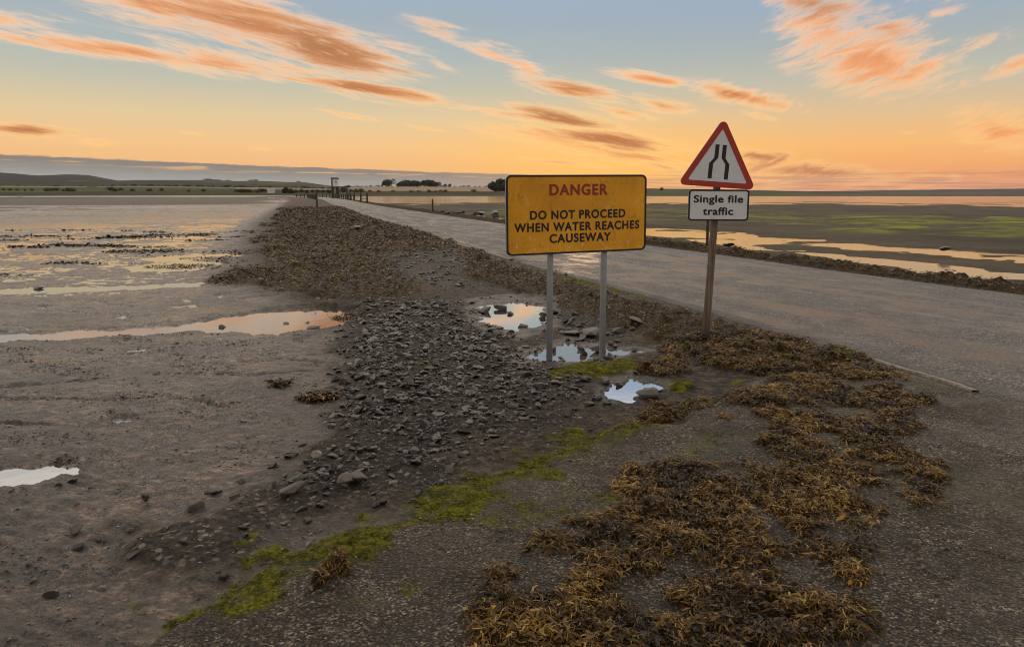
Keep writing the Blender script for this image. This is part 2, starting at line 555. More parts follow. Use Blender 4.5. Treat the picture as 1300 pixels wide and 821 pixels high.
def ground(x, y):
    a, b = xL(y), xR(y)
    sl = (a - x) * .96          # metres left of the road
    sr = (x - b) * .96
    D = np.hypot(x, y)
    near = D < 60
    Z = np.zeros(x.shape)
    mk = {}
    tar = region(x, y, TAR, .05, .10, .12, .35, 1)
    w1 = region(x, y, WEED1, 0, .8, 1.2, 2.5, 2)
    w2 = region(x, y, WEED2, .05, .15, .25, .5, 3)
    w3 = region(x, y, WEED3, .05, .12, .30, .5, 4)
    w4 = np.maximum(region(x, y, WEED4, 0, .06, .10, .3, 5), region(x, y, WEED5, 0, .06, .1, .3, 5))
    w4 = np.maximum(w4, region(x, y, WEED6, .05, .06, .12, .3, 6))
    bare = region(x, y, BARE, 0, .4, .8, 1.0, 7)
    gr = np.maximum(region(x, y, GRAVEL, 0, .2, .4, .6, 8), .75 * bare)
    gc = region(x, y, GCORE, 0, .4, .4, .6, 9)
    w1 = w1 * (1 - bare * .8) * sstep(D, 6.5, 9)
    holes = sstep(fbm(x, y, .36, 5, 21, .62), -.40, .02)
    w3 = w3 * (.06 + .94 * holes)
    weed = np.maximum.reduce([w1, w2, w3, w4])
    tw_ = 5.2 + 1.3 * fbm(x, y, 3.5, 4, 29)
    farw = sstep(sl, 0, .3) * sstep(sl, tw_ + .6, tw_ - .6) * sstep(y, 17, 21)
    weed = np.maximum(weed, farw)
    vw = 1.15 + .25 * fbm(x, y, 1.5, 3, 30) + np.interp(y, [20, 60], [0, .8])
    verge = sstep(sr, .05, .2) * sstep(sr, vw + .15, vw - .15) * (y > 2)
    weed = np.maximum(weed, verge)
    moss = np.zeros(x.shape)
    for k, (pts, e, am) in enumerate(MOSS):
        v = region(x, y, pts, .0, e, e * 2.2, .35, 31 + k)
        moss = np.maximum(moss, am * v)
    moss = np.maximum(moss, .95 * band(x, y, MOSSLINE, .02, .17, .14, .14, .3, 160))
    mn = fbm(x, y, .16, 5, 35, .65)
    mossy = moss.copy()
    moss = sstep(moss + mn * .8, .36, .98) * (moss > .03)
    greenr = np.maximum(region(x, y, GREENR, ZR, 2, 4, 5, 36), 0.6 * region(x, y, GREEN2, ZR, 3, 5, 6, 37))
    greenr = np.clip(greenr * sstep(fbm(x, y, 4.0, 4, 38), -.35, .1), 0, 1)
    # ---- base level
    left = sl > -.5
    toe = np.interp(y, [0, 8, 15, 30, 80, 200], [3.2, 3.4, 5.0, 5.3, 5.3, 5.0])
    gz = -.015 - .02 * sstep(D, 4, 7)
    zl = ROADZ - .02 + (gz - ROADZ) * sstep(sl, .1, 1.7)
    mudl = sstep(sl, toe, toe + 2.5) * (1 - gr)
    lift = np.interp(D, [0, 8.5, 12, 15, 22, 40, 150, 260], [.012, .030, .014, .001, -.003, -.004, -.003, -.002])
    mz = ZM + lift + .016 * fbm(x, y, 3.2, 4, 40) + .010 * fbm(x * .8, y, .9, 3, 41) * (D < 120)
    mz = mz + sstep(D, 18, 40) * .014 * fbm(x * .5, y, 8, 3, 26)
    mz = mz + (D < 75) * sstep(D, 7, 14) * .011 * fbm(x, y * 1.4, .42, 3, 39, .6)
    mz = mz + np.where(D < 25, .014 * fbm(x, y * 1.5, .24, 3, 42) + .012 * np.abs(fbm(x, y * 1.6, .085, 3, 43, .65)), 0)
    pl = np.zeros(x.shape)
    for k, P in enumerate(PUD_L):
        pl = np.maximum(pl, region(x, y, P, ZW, .12 if k != 2 else .2, .3 if k < 1 or k == 5 else .15, .7, 60 + k))
    mz = mz - pl * .038
    rpl = sstep(fbm(x, y, 1.6, 3, 161), -.1, .3) * (D < 14) * (D > 1.5)
    mz = mz + rpl * .0055 * np.sin(2 * np.pi * (y * .92 + .38 * x + .10 * fbm(x, y, .7, 3, 162)) / .085)
    run = sstep(np.abs(fbm(x * .55, y * 1.2, 1.7, 3, 163)), .045, .012) * sstep(D, 5, 6.5) * (D < 45)
    mz = mz - np.interp(D, [5, 12, 16], [.040, .038, .022]) * run
    bar = region(x, y, [(-900, 252.6), (372, 252), (366, 258), (300, 259.5), (150, 261.5), (0, 260.5), (-900, 262)], ZM, 6, 10, 30, 25)
    mz = mz + bar * .035 - .03 * sstep(D, 205, 220) * (D < 300)
    rip = region(x, y, [(-200, 600), (60, 440), (430, 440), (420, 520), (330, 610), (180, 660), (60, 760), (-300, 900)], ZM, .5, .4, 1, 80)
    mz = mz + rip * .013 * fbm(x + .3 * y, y * 1.6, .16, 3, 81)
    Zl = zl * (1 - mudl) + mz * mudl
    Zl = Zl * (1 - pl) + np.minimum(mz, ZM - .03 + .02 * fbm(x, y, .3, 4, 164)) * pl
    Zl = np.where(sl > 1.5, Zl + .016 * fbm(x, y, .9, 3, 44) * (1 - mudl) * (1 - tar), Zl)
    # ---- right side tidal flats
    mr = ZR + .03 + .035 * fbm(x, y, 7, 4, 45) + .02 * fbm(x, y, 1.3, 3, 46) * (D < 80)
    mr = mr + np.interp(D, [20, 40, 75, 110, 150, 300], [.02, .03, .05, .0, -.05, -.06])
    ch = region(x, y, CHAN, ZR, .5, 1.0, 2.5, 47)
    bk = region(x, y, BANKR, ZR, .8, .8, 2.5, 48)
    farsea = sstep(y, 122, 146) * sstep(y, 250, 225) * sstep(x + y * .18, -14, 4) * sstep(fbm(x * .35, y, 16, 4, 28, .6) + .25 * sstep(y, 140, 160), -.12, .12)
    mr = mr - .11 * ch * (1 - .86 * bk) * (.30 + .70 * sstep(fbm(x * .5, y, 2.0, 4, 27, .62), -.35, .02)) - .09 * farsea + greenr * .07 + .05 * sstep(fbm(x, y, 11, 3, 49), .1, .4) * (1 - ch)
    zr_ = ROADZ - .02 + (mr - ROADZ) * sstep(sr, vw - .1, vw + 1.6)
    Z = np.where(left, Zl, np.where(sr > -.5, zr_, 0))
    inroad = np.minimum(-sl, -sr)
    Z = np.where(inroad > .06, -.06 + Z * 0, Z)
    Z = np.where((inroad > -.02) & (inroad <= .06), .02, Z)
    # ---- lay-by, slightly higher, with a broken edge
    tz = .045 + .025 * np.clip((x + 1) / 5, 0, 1) + .004 * fbm(x, y, .5, 3, 51) + .0025 * fbm(x, y, .05, 2, 52)
    tar = tar * (inroad < .0)
    crack = (np.abs(fbm(x, y, 1.9, 4, 53)) < .006)
    Z = Z * (1 - tar) + (tz - .005 * crack) * tar
    # ---- seaweed relief
    rel = np.abs(fbm(x, y, .30, 4, 54)) * .11 + .04 * np.abs(fbm(x, y, .11, 3, 55)) + .01
    relf = sstep(D, 11, 16) * (.13 * np.abs(fbm(x, y, .55, 3, 56)) + .07 * fbm(x, y, 1.8, 2, 156) + .05 * fbm(x, y, .25, 2, 157) * (D < 35))
    Z = Z + weed * np.where(w3 > .05, .35, .95) * (rel * (D < 30) + relf)
    # ---- gravel relief
    Z = Z + gr * (1 - tar) * (1 - weed) * (.018 * fbm(x, y, .25, 4, 57) + .010 * np.abs(fbm(x, y, .06, 2, 58))) * (D < 30)
    # ---- small clear puddles between the stones
    ps = np.zeros(x.shape)
    rim = np.zeros(x.shape)
    for k, (P, _) in enumerate(PUD_S):
        v = region(x, y, P, -.05, .09, .15, .20, 90 + k)
        Z = Z * (1 - v) + (-.090 + .040 * fbm(x, y, .13, 4, 95, .65)) * v
        rimd = region(x, y, [(sum(p[0] for p in P) / len(P) + (q[0] - sum(p[0] for p in P) / len(P)) * 1.5, sum(p[1] for p in P) / len(P) + (q[1] - sum(p[1] for p in P) / len(P)) * 1.7) for q in P], -.05, .1)
        Z = np.where(v < .5, Z * (1 - .6 * rimd) + (-.038 + .018 * fbm(x, y, .18, 3, 96)) * .6 * rimd, Z)
        ps = np.maximum(ps, rimd)
        rim = np.maximum(rim, sstep(v + rimd * .6 + .3 * fbm(x, y, .2, 3, 98), .25, .9) * (1 - tar))
    # ---- green mounds
    for (px_, py_), r_, h_ in (((760, 461), .36, .035), ((866, 484), .14, .055), ((868, 440), .1, .03), ((1075, 460), .25, .05)):
        qx, qy = G(px_, py_, 0)
        d = np.hypot((x - qx), (y - qy) * 1.3) / r_
        Z = Z + h_ * np.clip(1 - d * d, 0, 1)
    Z = Z + moss * .008 * np.abs(fbm(x, y, .05, 2, 97)) * (D < 15)
    mk = dict(weed=weed * (1 - moss * .8), moss=np.clip(moss, 0, 1), gravel=gr * (1 - pl) * (1 - tar) * (1 - ps * .5), core=gc * (1 - tar), tar=tar, mud=np.where(left, mudl * (1 - .8 * bar), sstep(sr, vw, vw + 1)) * (1 - tar), green=greenr, bare=bare * .7, rim=rim, mossy=np.clip(mossy, 0, 1) * sstep(fbm(x, y, .5, 4, 99), -.45, .2),
              right=(sr > -.5).astype(float))
    return Z, mk


# ------------------------------------------------------------------ ground grid
def radii():
    r = [.3, .7, 1.1, 1.5, 1.8, 2.0]
    while r[-1] < 300:
        q = r[-1]
        r.append(q + min(q * q / 1440 * 1.25, .008 * q))
    while r[-1] < 9000:
        r.append(r[-1] * 1.1)
    return np.array(r)


RR = radii()
AA = np.concatenate([np.radians(np.arange(-180, -40, 4)), np.radians(np.linspace(-40, 40, 900)), np.radians(np.arange(44, 181, 4))])
RG, AG = np.meshgrid(RR, AA, indexing='ij')
GX, GY = RG * np.sin(AG), RG * np.cos(AG)
gz, MK = ground(GX.ravel(), GY.ravel())
GV = np.stack([GX.ravel(), GY.ravel(), gz], 1)
nr, na = len(RR), len(AA)
i0 = (np.arange(nr - 1)[:, None] * na + np.arange(na - 1)[None, :]).ravel()
GFc = np.stack([i0, i0 + 1, i0 + na + 1, i0 + na], 1)

# ------------------------------------------------------------------ ground material
mg, t, b = material('ground_cover')
P_ = t.add('ShaderNodeNewGeometry').outputs['Position']
A = {k: t.attr('m_' + k) for k in ('weed', 'moss', 'gravel', 'core', 'tar', 'mud', 'green', 'bare', 'right', 'mossy', 'rim')}
n1 = t.noise(P_, 1.3, 8, .6)
n2 = t.noise(P_, 14, 8, .65)
n3 = t.noise(P_, 60, 5, .6)


def con(v, k=1.9):
    return t.math('MULTIPLY_ADD', t.math('SUBTRACT', v, .5), k, .5, clamp=True)


n2 = con(n2)
n3 = con(n3, 1.6)
big = t.noise(P_, .35, 5, .6)
soil = t.ramp(t.mixf(.5, n2, t.noise(P_, 34, 7, .7)), [(.36, (.014, .011, .009, 1)), (.5, (.045, .034, .026, 1)), (.64, (.13, .10, .078, 1))])
fm = con(t.noise(t.mapping(P_, scale=(.6, 1.3, 1)), 15, 9, .74), 3.2)
mudc = t.ramp(fm, [(.15, (.007, .005, .004, 1)), (.42, (.042, .029, .021, 1)), (.62, (.098, .070, .054, 1)), (.88, (.27, .21, .17, 1))])
mudc = t.mix(1.0, mudc, t.ramp(t.noise(P_, .9, 7, .62), [(.38, (.32, .27, .23, 1)), (.5, (.72, .64, .57, 1)), (.62, (1.25, 1.16, 1.06, 1))]), 'MULTIPLY')
# tarmac chippings
vc = t.voro(P_, 115, 'F1', 1)
vsep = t.add('ShaderNodeSeparateColor'); t.put(vsep.inputs[0], vc)
chip = t.ramp(vsep.outputs[0], [(0, (.012, .010, .008, 1)), (.40, (.034, .028, .020, 1)), (.70, (.082, .066, .048, 1)), (.90, (.20, .165, .12, 1)), (1, (.36, .32, .25, 1))])
tarc = t.mix(t.math('MULTIPLY', t.ss(t.noise(P_, 3.5, 7, .65), .40, .62), .6), chip, (.022, .018, .014, 1))
sp = t.add('ShaderNodeSeparateXYZ'); t.put(sp.inputs[0], P_)
olm = t.math('MULTIPLY', t.ss(t.noise(P_, .8, 7, .62), .42, .62), t.ss(sp.outputs[0], 1.7, 2.7))
tarc = t.mix(t.math('MULTIPLY', olm, .5), tarc, t.mix(n3, (.03, .03, .010, 1), (.13, .13, .035, 1)))
vg = t.voro(P_, 42, 'F1', 1)
vgs = t.add('ShaderNodeSeparateColor'); t.put(vgs.inputs[0], vg)
grav = t.ramp(vgs.outputs[0], [(.0, (.008, .008, .007, 1)), (.6, (.026, .024, .021, 1)), (.88, (.075, .066, .056, 1)), (.97, (.20, .17, .14, 1)), (1, (.36, .32, .27, 1))])
weedc = t.ramp(t.mixf(.35, n2, n3), [(.33, (.012, .008, .004, 1)), (.5, (.040, .026, .009, 1)), (.66, (.085, .055, .017, 1))])
mossc = t.ramp(t.mixf(.5, n3, n2), [(.35, (.03, .034, .006, 1)), (.5, (.095, .098, .012, 1)), (.72, (.24, .225, .022, 1))])
greenc = t.ramp(t.noise(t.mapping(P_, scale=(.5, 1, 1)), .5, 9, .7), [(.36, (.04, .038, .014, 1)), (.5, (.12, .13, .018, 1)), (.62, (.26, .29, .02, 1))])
c = t.mix(A['mud'], soil, mudc)
marsh = t.ramp(t.noise(P_, .12, 9, .65), [(.35, (.035, .028, .020, 1)), (.5, (.065, .053, .035, 1)), (.65, (.095, .082, .045, 1))])
c = t.mix(t.math('MULTIPLY', A['mud'], t.math('MULTIPLY', A['right'], .85)), c, marsh)
c = t.mix(A['bare'], c, t.ramp(n2, [(.3, (.05, .045, .04, 1)), (.7, (.13, .115, .10, 1))]))
c = t.mix(t.math('MULTIPLY', A['gravel'], t.ss(n1, .30, .62)), c, grav)
c = t.mix(A['core'], c, t.mix(.4, grav, (.010, .009, .008, 1)))
c = t.mix(A['tar'], c, tarc)
c = t.mix(A['green'], c, greenc)
c = t.mix(t.math('MULTIPLY', A['mossy'], .9), c, t.ramp(n2, [(.3, (.016, .016, .006, 1)), (.5, (.05, .048, .014, 1)), (.7, (.11, .11, .02, 1))]))
wfac = t.ss(t.math('ADD', A['weed'], t.math('MULTIPLY', t.math('SUBTRACT', n2, .5), .8)), .3, .7)
c = t.mix(wfac, c, weedc)
c = t.mix(A['moss'], c, mossc)
c = t.mix(t.math('MULTIPLY', A['rim'], t.math('SUBTRACT', 1.0, A['moss'])), c, t.mix(.78, c, (.007, .006, .005, 1)))
t.put(b.inputs['Base Color'], c)
wet = t.ss(t.noise(P_, 2.2, 6, .6), .42, .60)
rmud = t.mixf(wet, .46, .17)
rough = t.mixf(A['mud'], .72, rmud)
rough = t.mixf(A['tar'], rough, t.mixf(wet, .75, .5))
rough = t.mixf(wfac, rough, .5)
rough = t.mixf(A['moss'], rough, .9)
rough = t.mixf(A['rim'], rough, .28)
t.put(b.inputs['Roughness'], rough)
rough = t.mixf(t.math('MULTIPLY', A['right'], .8), rough, .85)
t.put(b.inputs['Roughness'], rough)
spc = t.mixf(A['mud'], .22, t.mixf(A['right'], .85, .12))
spc = t.mixf(A['tar'], spc, .3)
spc = t.mixf(wfac, spc, .06)
spc = t.mixf(A['moss'], spc, .05)
spc = t.mixf(A['rim'], spc, .8)
t.put(b.inputs['Specular IOR Level'], spc)
hb = t.math('ADD', t.math('MULTIPLY', n2, 1.0), t.math('MULTIPLY', n3, .35))
hb = t.math('ADD', hb, t.math('MULTIPLY', t.voro(P_, 85), t.mixf(A['tar'], .1, -.5)))
t.put(b.inputs['Normal'], t.bump(hb, .8, .045))


def submesh(name, fmask):
    f = GFc[fmask]
    used = np.unique(f)
    remap = np.zeros(len(GV), np.int32)
    remap[used] = np.arange(len(used))
    return mesh_np(name, GV[used], remap[f], mg, {'m_' + k: v[used] for k, v in MK.items()})


fc = lambda k: MK[k][GFc].mean(1)
tarF = fc('tar') > .5
mudF = (fc('mud') > .5) & ~tarF
rgtF = fc('right') > .5
rmax = RG.ravel()[GFc].max(1)
tag(submesh('layby', tarF), kind='structure')
tag(submesh('mudflat', mudF & ~rgtF & (rmax < 400)), kind='structure')
tag(submesh('tidal_flats', mudF & rgtF & (rmax < 400)), kind='structure')
tag(submesh('ground', ~tarF & ~(mudF & (rmax < 400))), kind='structure')


def ground_at(x, y):
    """bilinear height of the ground grid"""
    r = np.hypot(x, y)
    a = np.arctan2(x, y)
    i = np.interp(r, RR, np.arange(nr))
    j = np.interp(a, AA, np.arange(na))
    i0, j0 = np.minimum(i.astype(int), nr - 2), np.minimum(j.astype(int), na - 2)
    fi, fj = i - i0, j - j0
    g = gz.reshape(nr, na)
    return (g[i0, j0] * (1 - fi) * (1 - fj) + g[i0 + 1, j0] * fi * (1 - fj) + g[i0, j0 + 1] * (1 - fi) * fj + g[i0 + 1, j0 + 1] * fi * fj)


def mask_at(k, x, y):
    i = np.clip(np.round(np.interp(np.hypot(x, y), RR, np.arange(nr))).astype(int), 0, nr - 1)
    j = np.clip(np.round(np.interp(np.arctan2(x, y), AA, np.arange(na))).astype(int), 0, na - 1)
    return MK[k].reshape(nr, na)[i, j]


# ------------------------------------------------------------------ water
def water_mat(name, base, mixf, rough, bumpd, bscale):
    m, t, b = material(name)
    P = t.add('ShaderNodeNewGeometry').outputs['Position']
    nz = t.bump(t.noise(P, bscale, 3, .5), .25, bumpd)
    t.n.remove(b)
    d = t.add('ShaderNodeBsdfDiffuse'); d.inputs[0].default_value = base
    g = t.add('ShaderNodeBsdfGlossy'); g.inputs['Roughness'].default_value = rough
    t.put(g.inputs['Normal'], nz)
    fr = t.add('ShaderNodeFresnel'); fr.inputs[0].default_value = 1.33
    f = t.math('ADD', mixf, t.math('MULTIPLY', fr.outputs[0], 1 - mixf))
    mx = t.add('ShaderNodeMixShader')
    t.put(mx.inputs[0], f); t.put(mx.inputs[1], d.outputs[0]); t.put(mx.inputs[2], g.outputs[0])
    t.put(m.node_tree.nodes['Material Output'].inputs[0], mx.outputs[0])
    return m


MWATER = water_mat('shallow_water', (.07, .06, .052, 1), .60, .07, .003, 7)
MWATER2 = water_mat('silty_water', (.16, .135, .115, 1), .42, .09, .004, 5)
MPUD = water_mat('puddle_water', (.15, .14, .125, 1), .55, .03, .0015, 14)


def sheet(name, pts, z, mat):
    bm = bmesh.new()
    bm.faces.new([bm.verts.new((x, y, z)) for x, y in pts])
    return bobj(name, bm, mat)


yy = [3.5, 6, 8, 12, 18, 25, 41, 77, 126, 174, 205, 260]
tag(sheet('water', [(float(xL(y)) - 2.6, y) for y in yy] + [(-700, 320), (-700, 3.5)], ZW, MWATER), kind='structure')
yy = [2, 7, 10, 15, 20, 34, 51, 77, 126, 174, 205, 260]
tag(sheet('water', [(float(xR(y)) + .5, y) for y in yy][::-1] + [(900, 2), (900, 330), (-60, 330)], ZR, MWATER2), kind='structure')
for P, nm in PUD_S:
    cx_, cy_ = sum(p[0] for p in P) / len(P), sum(p[1] for p in P) / len(P)
    pts = [G(cx_ + (p[0] - cx_) * 1.3, cy_ + (p[1] - cy_) * 1.4, -.06) for p in P]
    tag(sheet('puddle', pts, -.062, MPUD), kind='structure')

# ------------------------------------------------------------------ road
ys = np.concatenate([np.linspace(-400, -9, 16), np.arange(-8, 30, .1), np.arange(30, 80, .4), np.arange(80, 290.1, 2.0)])
nt = 60
tt = np.linspace(0, 1, nt)
XA, XB = xL(ys) - .02, xR(ys) + .02
RX = XA[:, None] * (1 - tt) + XB[:, None] * tt
RY = np.repeat(ys[:, None], nt, 1)
ragL = .05 * fbm(ys, ys * 0, .5, 3, 70)
RX[:, 0] += ragL
RX[:, -1] += .06 * fbm(ys, ys * 0 + 4, .5, 3, 71)
RZ = road_z(RX, RY) + .006 * fbm(RX, RY * .25, 1.1, 3, 72) + .003 * fbm(RX, RY, .4, 2, 73)
RZ[:, 0] -= .03
RZ[:, -1] -= .03
mr_, t, b = material('road_asphalt')
P_ = t.add('ShaderNodeNewGeometry').outputs['Position']
U_, V_ = t.attr('across'), t.attr('along')
cb = t.add('ShaderNodeCombineXYZ'); t.put(cb.inputs[0], U_); t.put(cb.inputs[1], V_)
UVr = cb.outputs[0]
vc = t.voro(P_, 85, 'F1', 1)
vs = t.add('ShaderNodeSeparateColor'); t.put(vs.inputs[0], vc)
chip = t.ramp(vs.outputs[0], [(.0, (.012, .012, .012, 1)), (.45, (.040, .039, .040, 1)), (.75, (.105, .103, .104, 1)), (1, (.42, .41, .41, 1))])
st1 = t.noise(t.mapping(UVr, scale=(7, .35, 1)), 1.0, 5, .6)      # long wheel-track streaks
st2 = t.noise(t.mapping(UVr, scale=(14, 1.6, 1)), 1.0, 6, .65)
nb = t.noise(P_, 30, 6, .7)
c = t.mix(t.ss(st1, .42, .58), chip, t.mix(.6, chip, (.020, .018, .017, 1)))
c = t.mix(t.math('MULTIPLY', t.ss(t.noise(P_, .7, 7, .65), .52, .66), .5), c, t.mix(.5, c, (.16, .14, .12, 1)))
coarse = t.ramp(t.math('MULTIPLY_ADD', t.math('SUBTRACT', t.noise(P_, 22, 6, .75), .5), 2.4, .5, clamp=True), [(.1, (.35, .35, .36, 1)), (.5, (.80, .80, .82, 1)), (.85, (1.7, 1.68, 1.66, 1))])
c = t.mix(1.0, c, coarse, 'MULTIPLY')
# centre joint and edge stains
jn = t.math('ADD', U_, t.math('MULTIPLY', t.math('SUBTRACT', t.noise(t.mapping(UVr, scale=(0, .8, 1)), 1.0, 3), .5), .012))
joint = t.ss(t.math('ABSOLUTE', t.math('SUBTRACT', jn, .42)), .0045, .001)
joint = t.math('MULTIPLY', joint, t.ss(t.noise(t.mapping(UVr, scale=(0, 2.5, 1)), 1.0, 3), .42, .55))
c = t.mix(t.math('MULTIPLY', joint, .7), c, (.30, .27, .24, 1))
edge = t.math('MINIMUM', U_, t.math('SUBTRACT', 1.0, U_))
c = t.mix(t.math('MULTIPLY', t.ss(t.math('ADD', edge, t.math('MULTIPLY', t.math('SUBTRACT', st2, .5), .05)), .07, .0), .75), c, (.035, .03, .022, 1))
t.put(b.inputs['Base Color'], c)
wetm = t.ss(t.math('ADD', t.math('MULTIPLY', st1, .6), t.math('MULTIPLY', st2, .4)), .43, .58)
t.put(b.inputs['Roughness'], t.mixf(wetm, .58, .28))
b.inputs['Specular IOR Level'].default_value = .45
t.put(b.inputs['Normal'], t.bump(t.math('ADD', t.math('ADD', nb, t.math('MULTIPLY', t.noise(P_, 7, 6, .7), .6)), t.math('MULTIPLY', t.voro(P_, 70), -1.2)), .9, .022))
k0 = (np.arange(len(ys) - 1)[:, None] * nt + np.arange(nt - 1)[None, :]).ravel()
tag(mesh_np('road', np.stack([RX.ravel(), RY.ravel(), RZ.ravel()], 1), np.stack([k0, k0 + 1, k0 + nt + 1, k0 + nt], 1), mr_,
            {'across': np.repeat(tt[None, :], len(ys), 0).ravel(), 'along': RY.ravel()}), kind='structure')

# pale concrete edging along the left side of the road
mk_, t, b = material('edging_concrete')
P_ = t.add('ShaderNodeNewGeometry').outputs['Position']
t.put(b.inputs['Base Color'], t.ramp(t.noise(P_, 22, 8, .7), [(.3, (.07, .058, .045, 1)), (.5, (.20, .175, .145, 1)), (.7, (.36, .33, .28, 1))]))
b.inputs['Roughness'].default_value = .8
t.put(b.inputs['Normal'], t.bump(t.noise(P_, 60, 5, .6), .6, .01))


def edging(y0, y1, w, step):
    y = np.arange(y0, y1, step)
    x = xL(y) + .04 * fbm(y, y * 0 + 3, .8, 3, 74)
    v = []
    wv = w * (1 + .45 * fbm(y, y * 0, .3, 3, 75))
    top = road_z(x, y) + .005 + .004 * fbm(y, y * 0 + 9, .15, 2, 76)
    for dx, dz in ((-.5, -.09), (-.5, 0), (.5, 0), (.5, -.05)):
        v.append(np.stack([x + dx * wv, y, top + dz], 1))
    V = np.stack(v, 1).reshape(-1, 3)
    n = len(y)
    f = []
    for i in range(n - 1):
        for k in range(3):
            f.append((i * 4 + k, i * 4 + k + 1, i * 4 + 5 + k, i * 4 + 4 + k))
    return tag(mesh_np('road_edging', V, f, mk_), kind='structure')


edging(5.33, 6.42, .055, .05)
edging(13.2, 15.6, .05, .2)
edging(16.2, 110, .10, .5)

# ------------------------------------------------------------------ stones
def simple_mat(name, ramp_stops, scale, rough=.6, bumpd=.01, bscale=None, spec=.5, attrname=None):
    m, t, b = material(name)
    P = t.add('ShaderNodeTexCoord').outputs['Object']
    n = t.noise(P, scale, 7, .65)
    col = t.ramp(n, ramp_stops)
    if attrname:
        col = t.mix(1.0, col, t.attr(attrname, 'Color'), 'MULTIPLY')
    t.put(b.inputs['Base Color'], col)
    b.inputs['Roughness'].default_value = rough
    b.inputs['Specular IOR Level'].default_value = spec
    if bumpd:
        t.put(b.inputs['Normal'], t.bump(t.noise(P, bscale or scale * 3, 6, .65), .6, bumpd))
    return m


M_STONE = simple_mat('dark_whinstone', [(.3, (.007, .007, .007, 1)), (.5, (.017, .0165, .016, 1)), (.72, (.045, .042, .038, 1))], 25, .42, .006, 70)
M_STONEV = simple_mat('rubble_stone', [(.3, (.4, .4, .4, 1)), (.7, (1, 1, 1, 1))], 30, .38, .006, 80, attrname='col')
M_CLOD = simple_mat('wet_clod', [(.3, (.6, .6, .6, 1)), (.7, (1, 1, 1, 1))], 40, .38, .004, 90, attrname='col')
M_PALE = simple_mat('pale_boulder', [(.3, (.05, .046, .042, 1)), (.5, (.11, .10, .09, 1)), (.72, (.19, .17, .15, 1))], 14, .7, .01, 50)


def rock_template(seed, flat=.6):
    rg = np.random.default_rng(seed)
    n = rg.integers(11, 18)
    p = rg.normal(size=(n, 3))
    p /= np.linalg.norm(p, axis=1)[:, None]
    p *= rg.uniform(.8, 1.1, (n, 1))
    p *= np.array([1, rg.uniform(.6, .85), flat * rg.uniform(.7, 1.1)])
    bm = bmesh.new()
    for q in p: bm.verts.new(q)
    r = bmesh.ops.convex_hull(bm, input=bm.verts)
    bmesh.ops.delete(bm, geom=[g for g in r['geom_interior'] if isinstance(g, bmesh.types.BMVert)], context='VERTS')
    bmesh.ops.bevel(bm, geom=list(bm.edges), offset=.05, segments=1, affect='EDGES', clamp_overlap=True)
    bmesh.ops.triangulate(bm, faces=bm.faces)
    bmesh.ops.recalc_face_normals(bm, faces=bm.faces)
    bm.verts.index_update()
    V = np.array([v.co for v in bm.verts])
    Fv = np.array([[v.index for v in f.verts] for f in bm.faces])
    bm.free()
    return V, Fv


TPL = [rock_template(s) for s in range(14)]
rock_meshes = []
for i, (V, Fv) in enumerate(TPL):
    o = mesh_np('stone', V, Fv, M_STONE, smooth=False)
    rock_meshes.append(o.data)
    bpy.data.objects.remove(o)


def scatter_rocks(xs, ys_, sizes, cols, name, mat, sink=.25):
    zs = ground_at(xs, ys_)
    VV, FF, CC = [], [], []
    base = 0
    ti = RNG.integers(0, len(TPL), len(xs))
    for k, (V, Fv) in enumerate(TPL):
        sel = np.where(ti == k)[0]
        if not len(sel): continue
        a = RNG.uniform(0, 2 * np.pi, len(sel)); tl = RNG.normal(0, .25, len(sel))
        s = sizes[sel]
        x, y, z = V[:, 0], V[:, 1], V[:, 2]
        ct, st = np.cos(tl)[:, None], np.sin(tl)[:, None]
        y2, z2 = y * ct - z * st, y * st + z * ct
        ca, sa = np.cos(a)[:, None], np.sin(a)[:, None]
        X = (x * ca - y2 * sa) * s[:, None] + xs[sel][:, None]
        Y = (x * sa + y2 * ca) * s[:, None] + ys_[sel][:, None]
        Zz = z2 * s[:, None] + (zs[sel] + s * sink)[:, None]
        VV.append(np.stack([X, Y, Zz], 2).reshape(-1, 3))
        FF.append((Fv[None] + (base + np.arange(len(sel)) * len(V))[:, None, None]).reshape(-1, 3))
        CC.append(np.repeat(cols[sel], len(V), 0))
        base += len(sel) * len(V)
    Cc = np.concatenate(CC)
    return mesh_np(name, np.concatenate(VV), np.concatenate(FF), mat, smooth=False, colors={'col': np.hstack([Cc, np.ones((len(Cc), 1))])})


def sample(n, dens, px0, px1, py0, py1, z=0):
    """n candidates spread evenly over the ground inside a surveyed quadrilateral, thinned by dens(x,y)"""
    A_ = np.array([G(px0, py0, z), G(px1, py0, z), G(px0, py1, z), G(px1, py1, z)])
    x = RNG.uniform(A_[:, 0].min(), A_[:, 0].max(), n)
    y = RNG.uniform(A_[:, 1].min(), A_[:, 1].max(), n)
    k = RNG.uniform(0, 1, n) < dens(x, y)
    return x[k], y[k]


def dens_rubble(x, y):
    g, c_ = mask_at('gravel', x, y), mask_at('core', x, y)
    cl = sstep(fbm(x, y, .55, 3, 100), -.25, .25)
    low = ground_at(x, y) < -.066
    return (g * .22 * cl + c_ * (.35 + .65 * cl)) * (1 - mask_at('weed', x, y)) * (1 - mask_at('moss', x, y)) * np.where(low, .12, 1)


def stone_cols(n):
    c = RNG.lognormal(math.log(.014), .68, (n, 1)).clip(.004, .12) * np.array([1.0, .97, .93])
    w = RNG.uniform(0, 1, n)
    c = np.where((w > .94)[:, None], c * np.array([2.6, 2.3, 2.0]), c)
    c = np.where((w > .99)[:, None], c * 1.8, c)
    return c


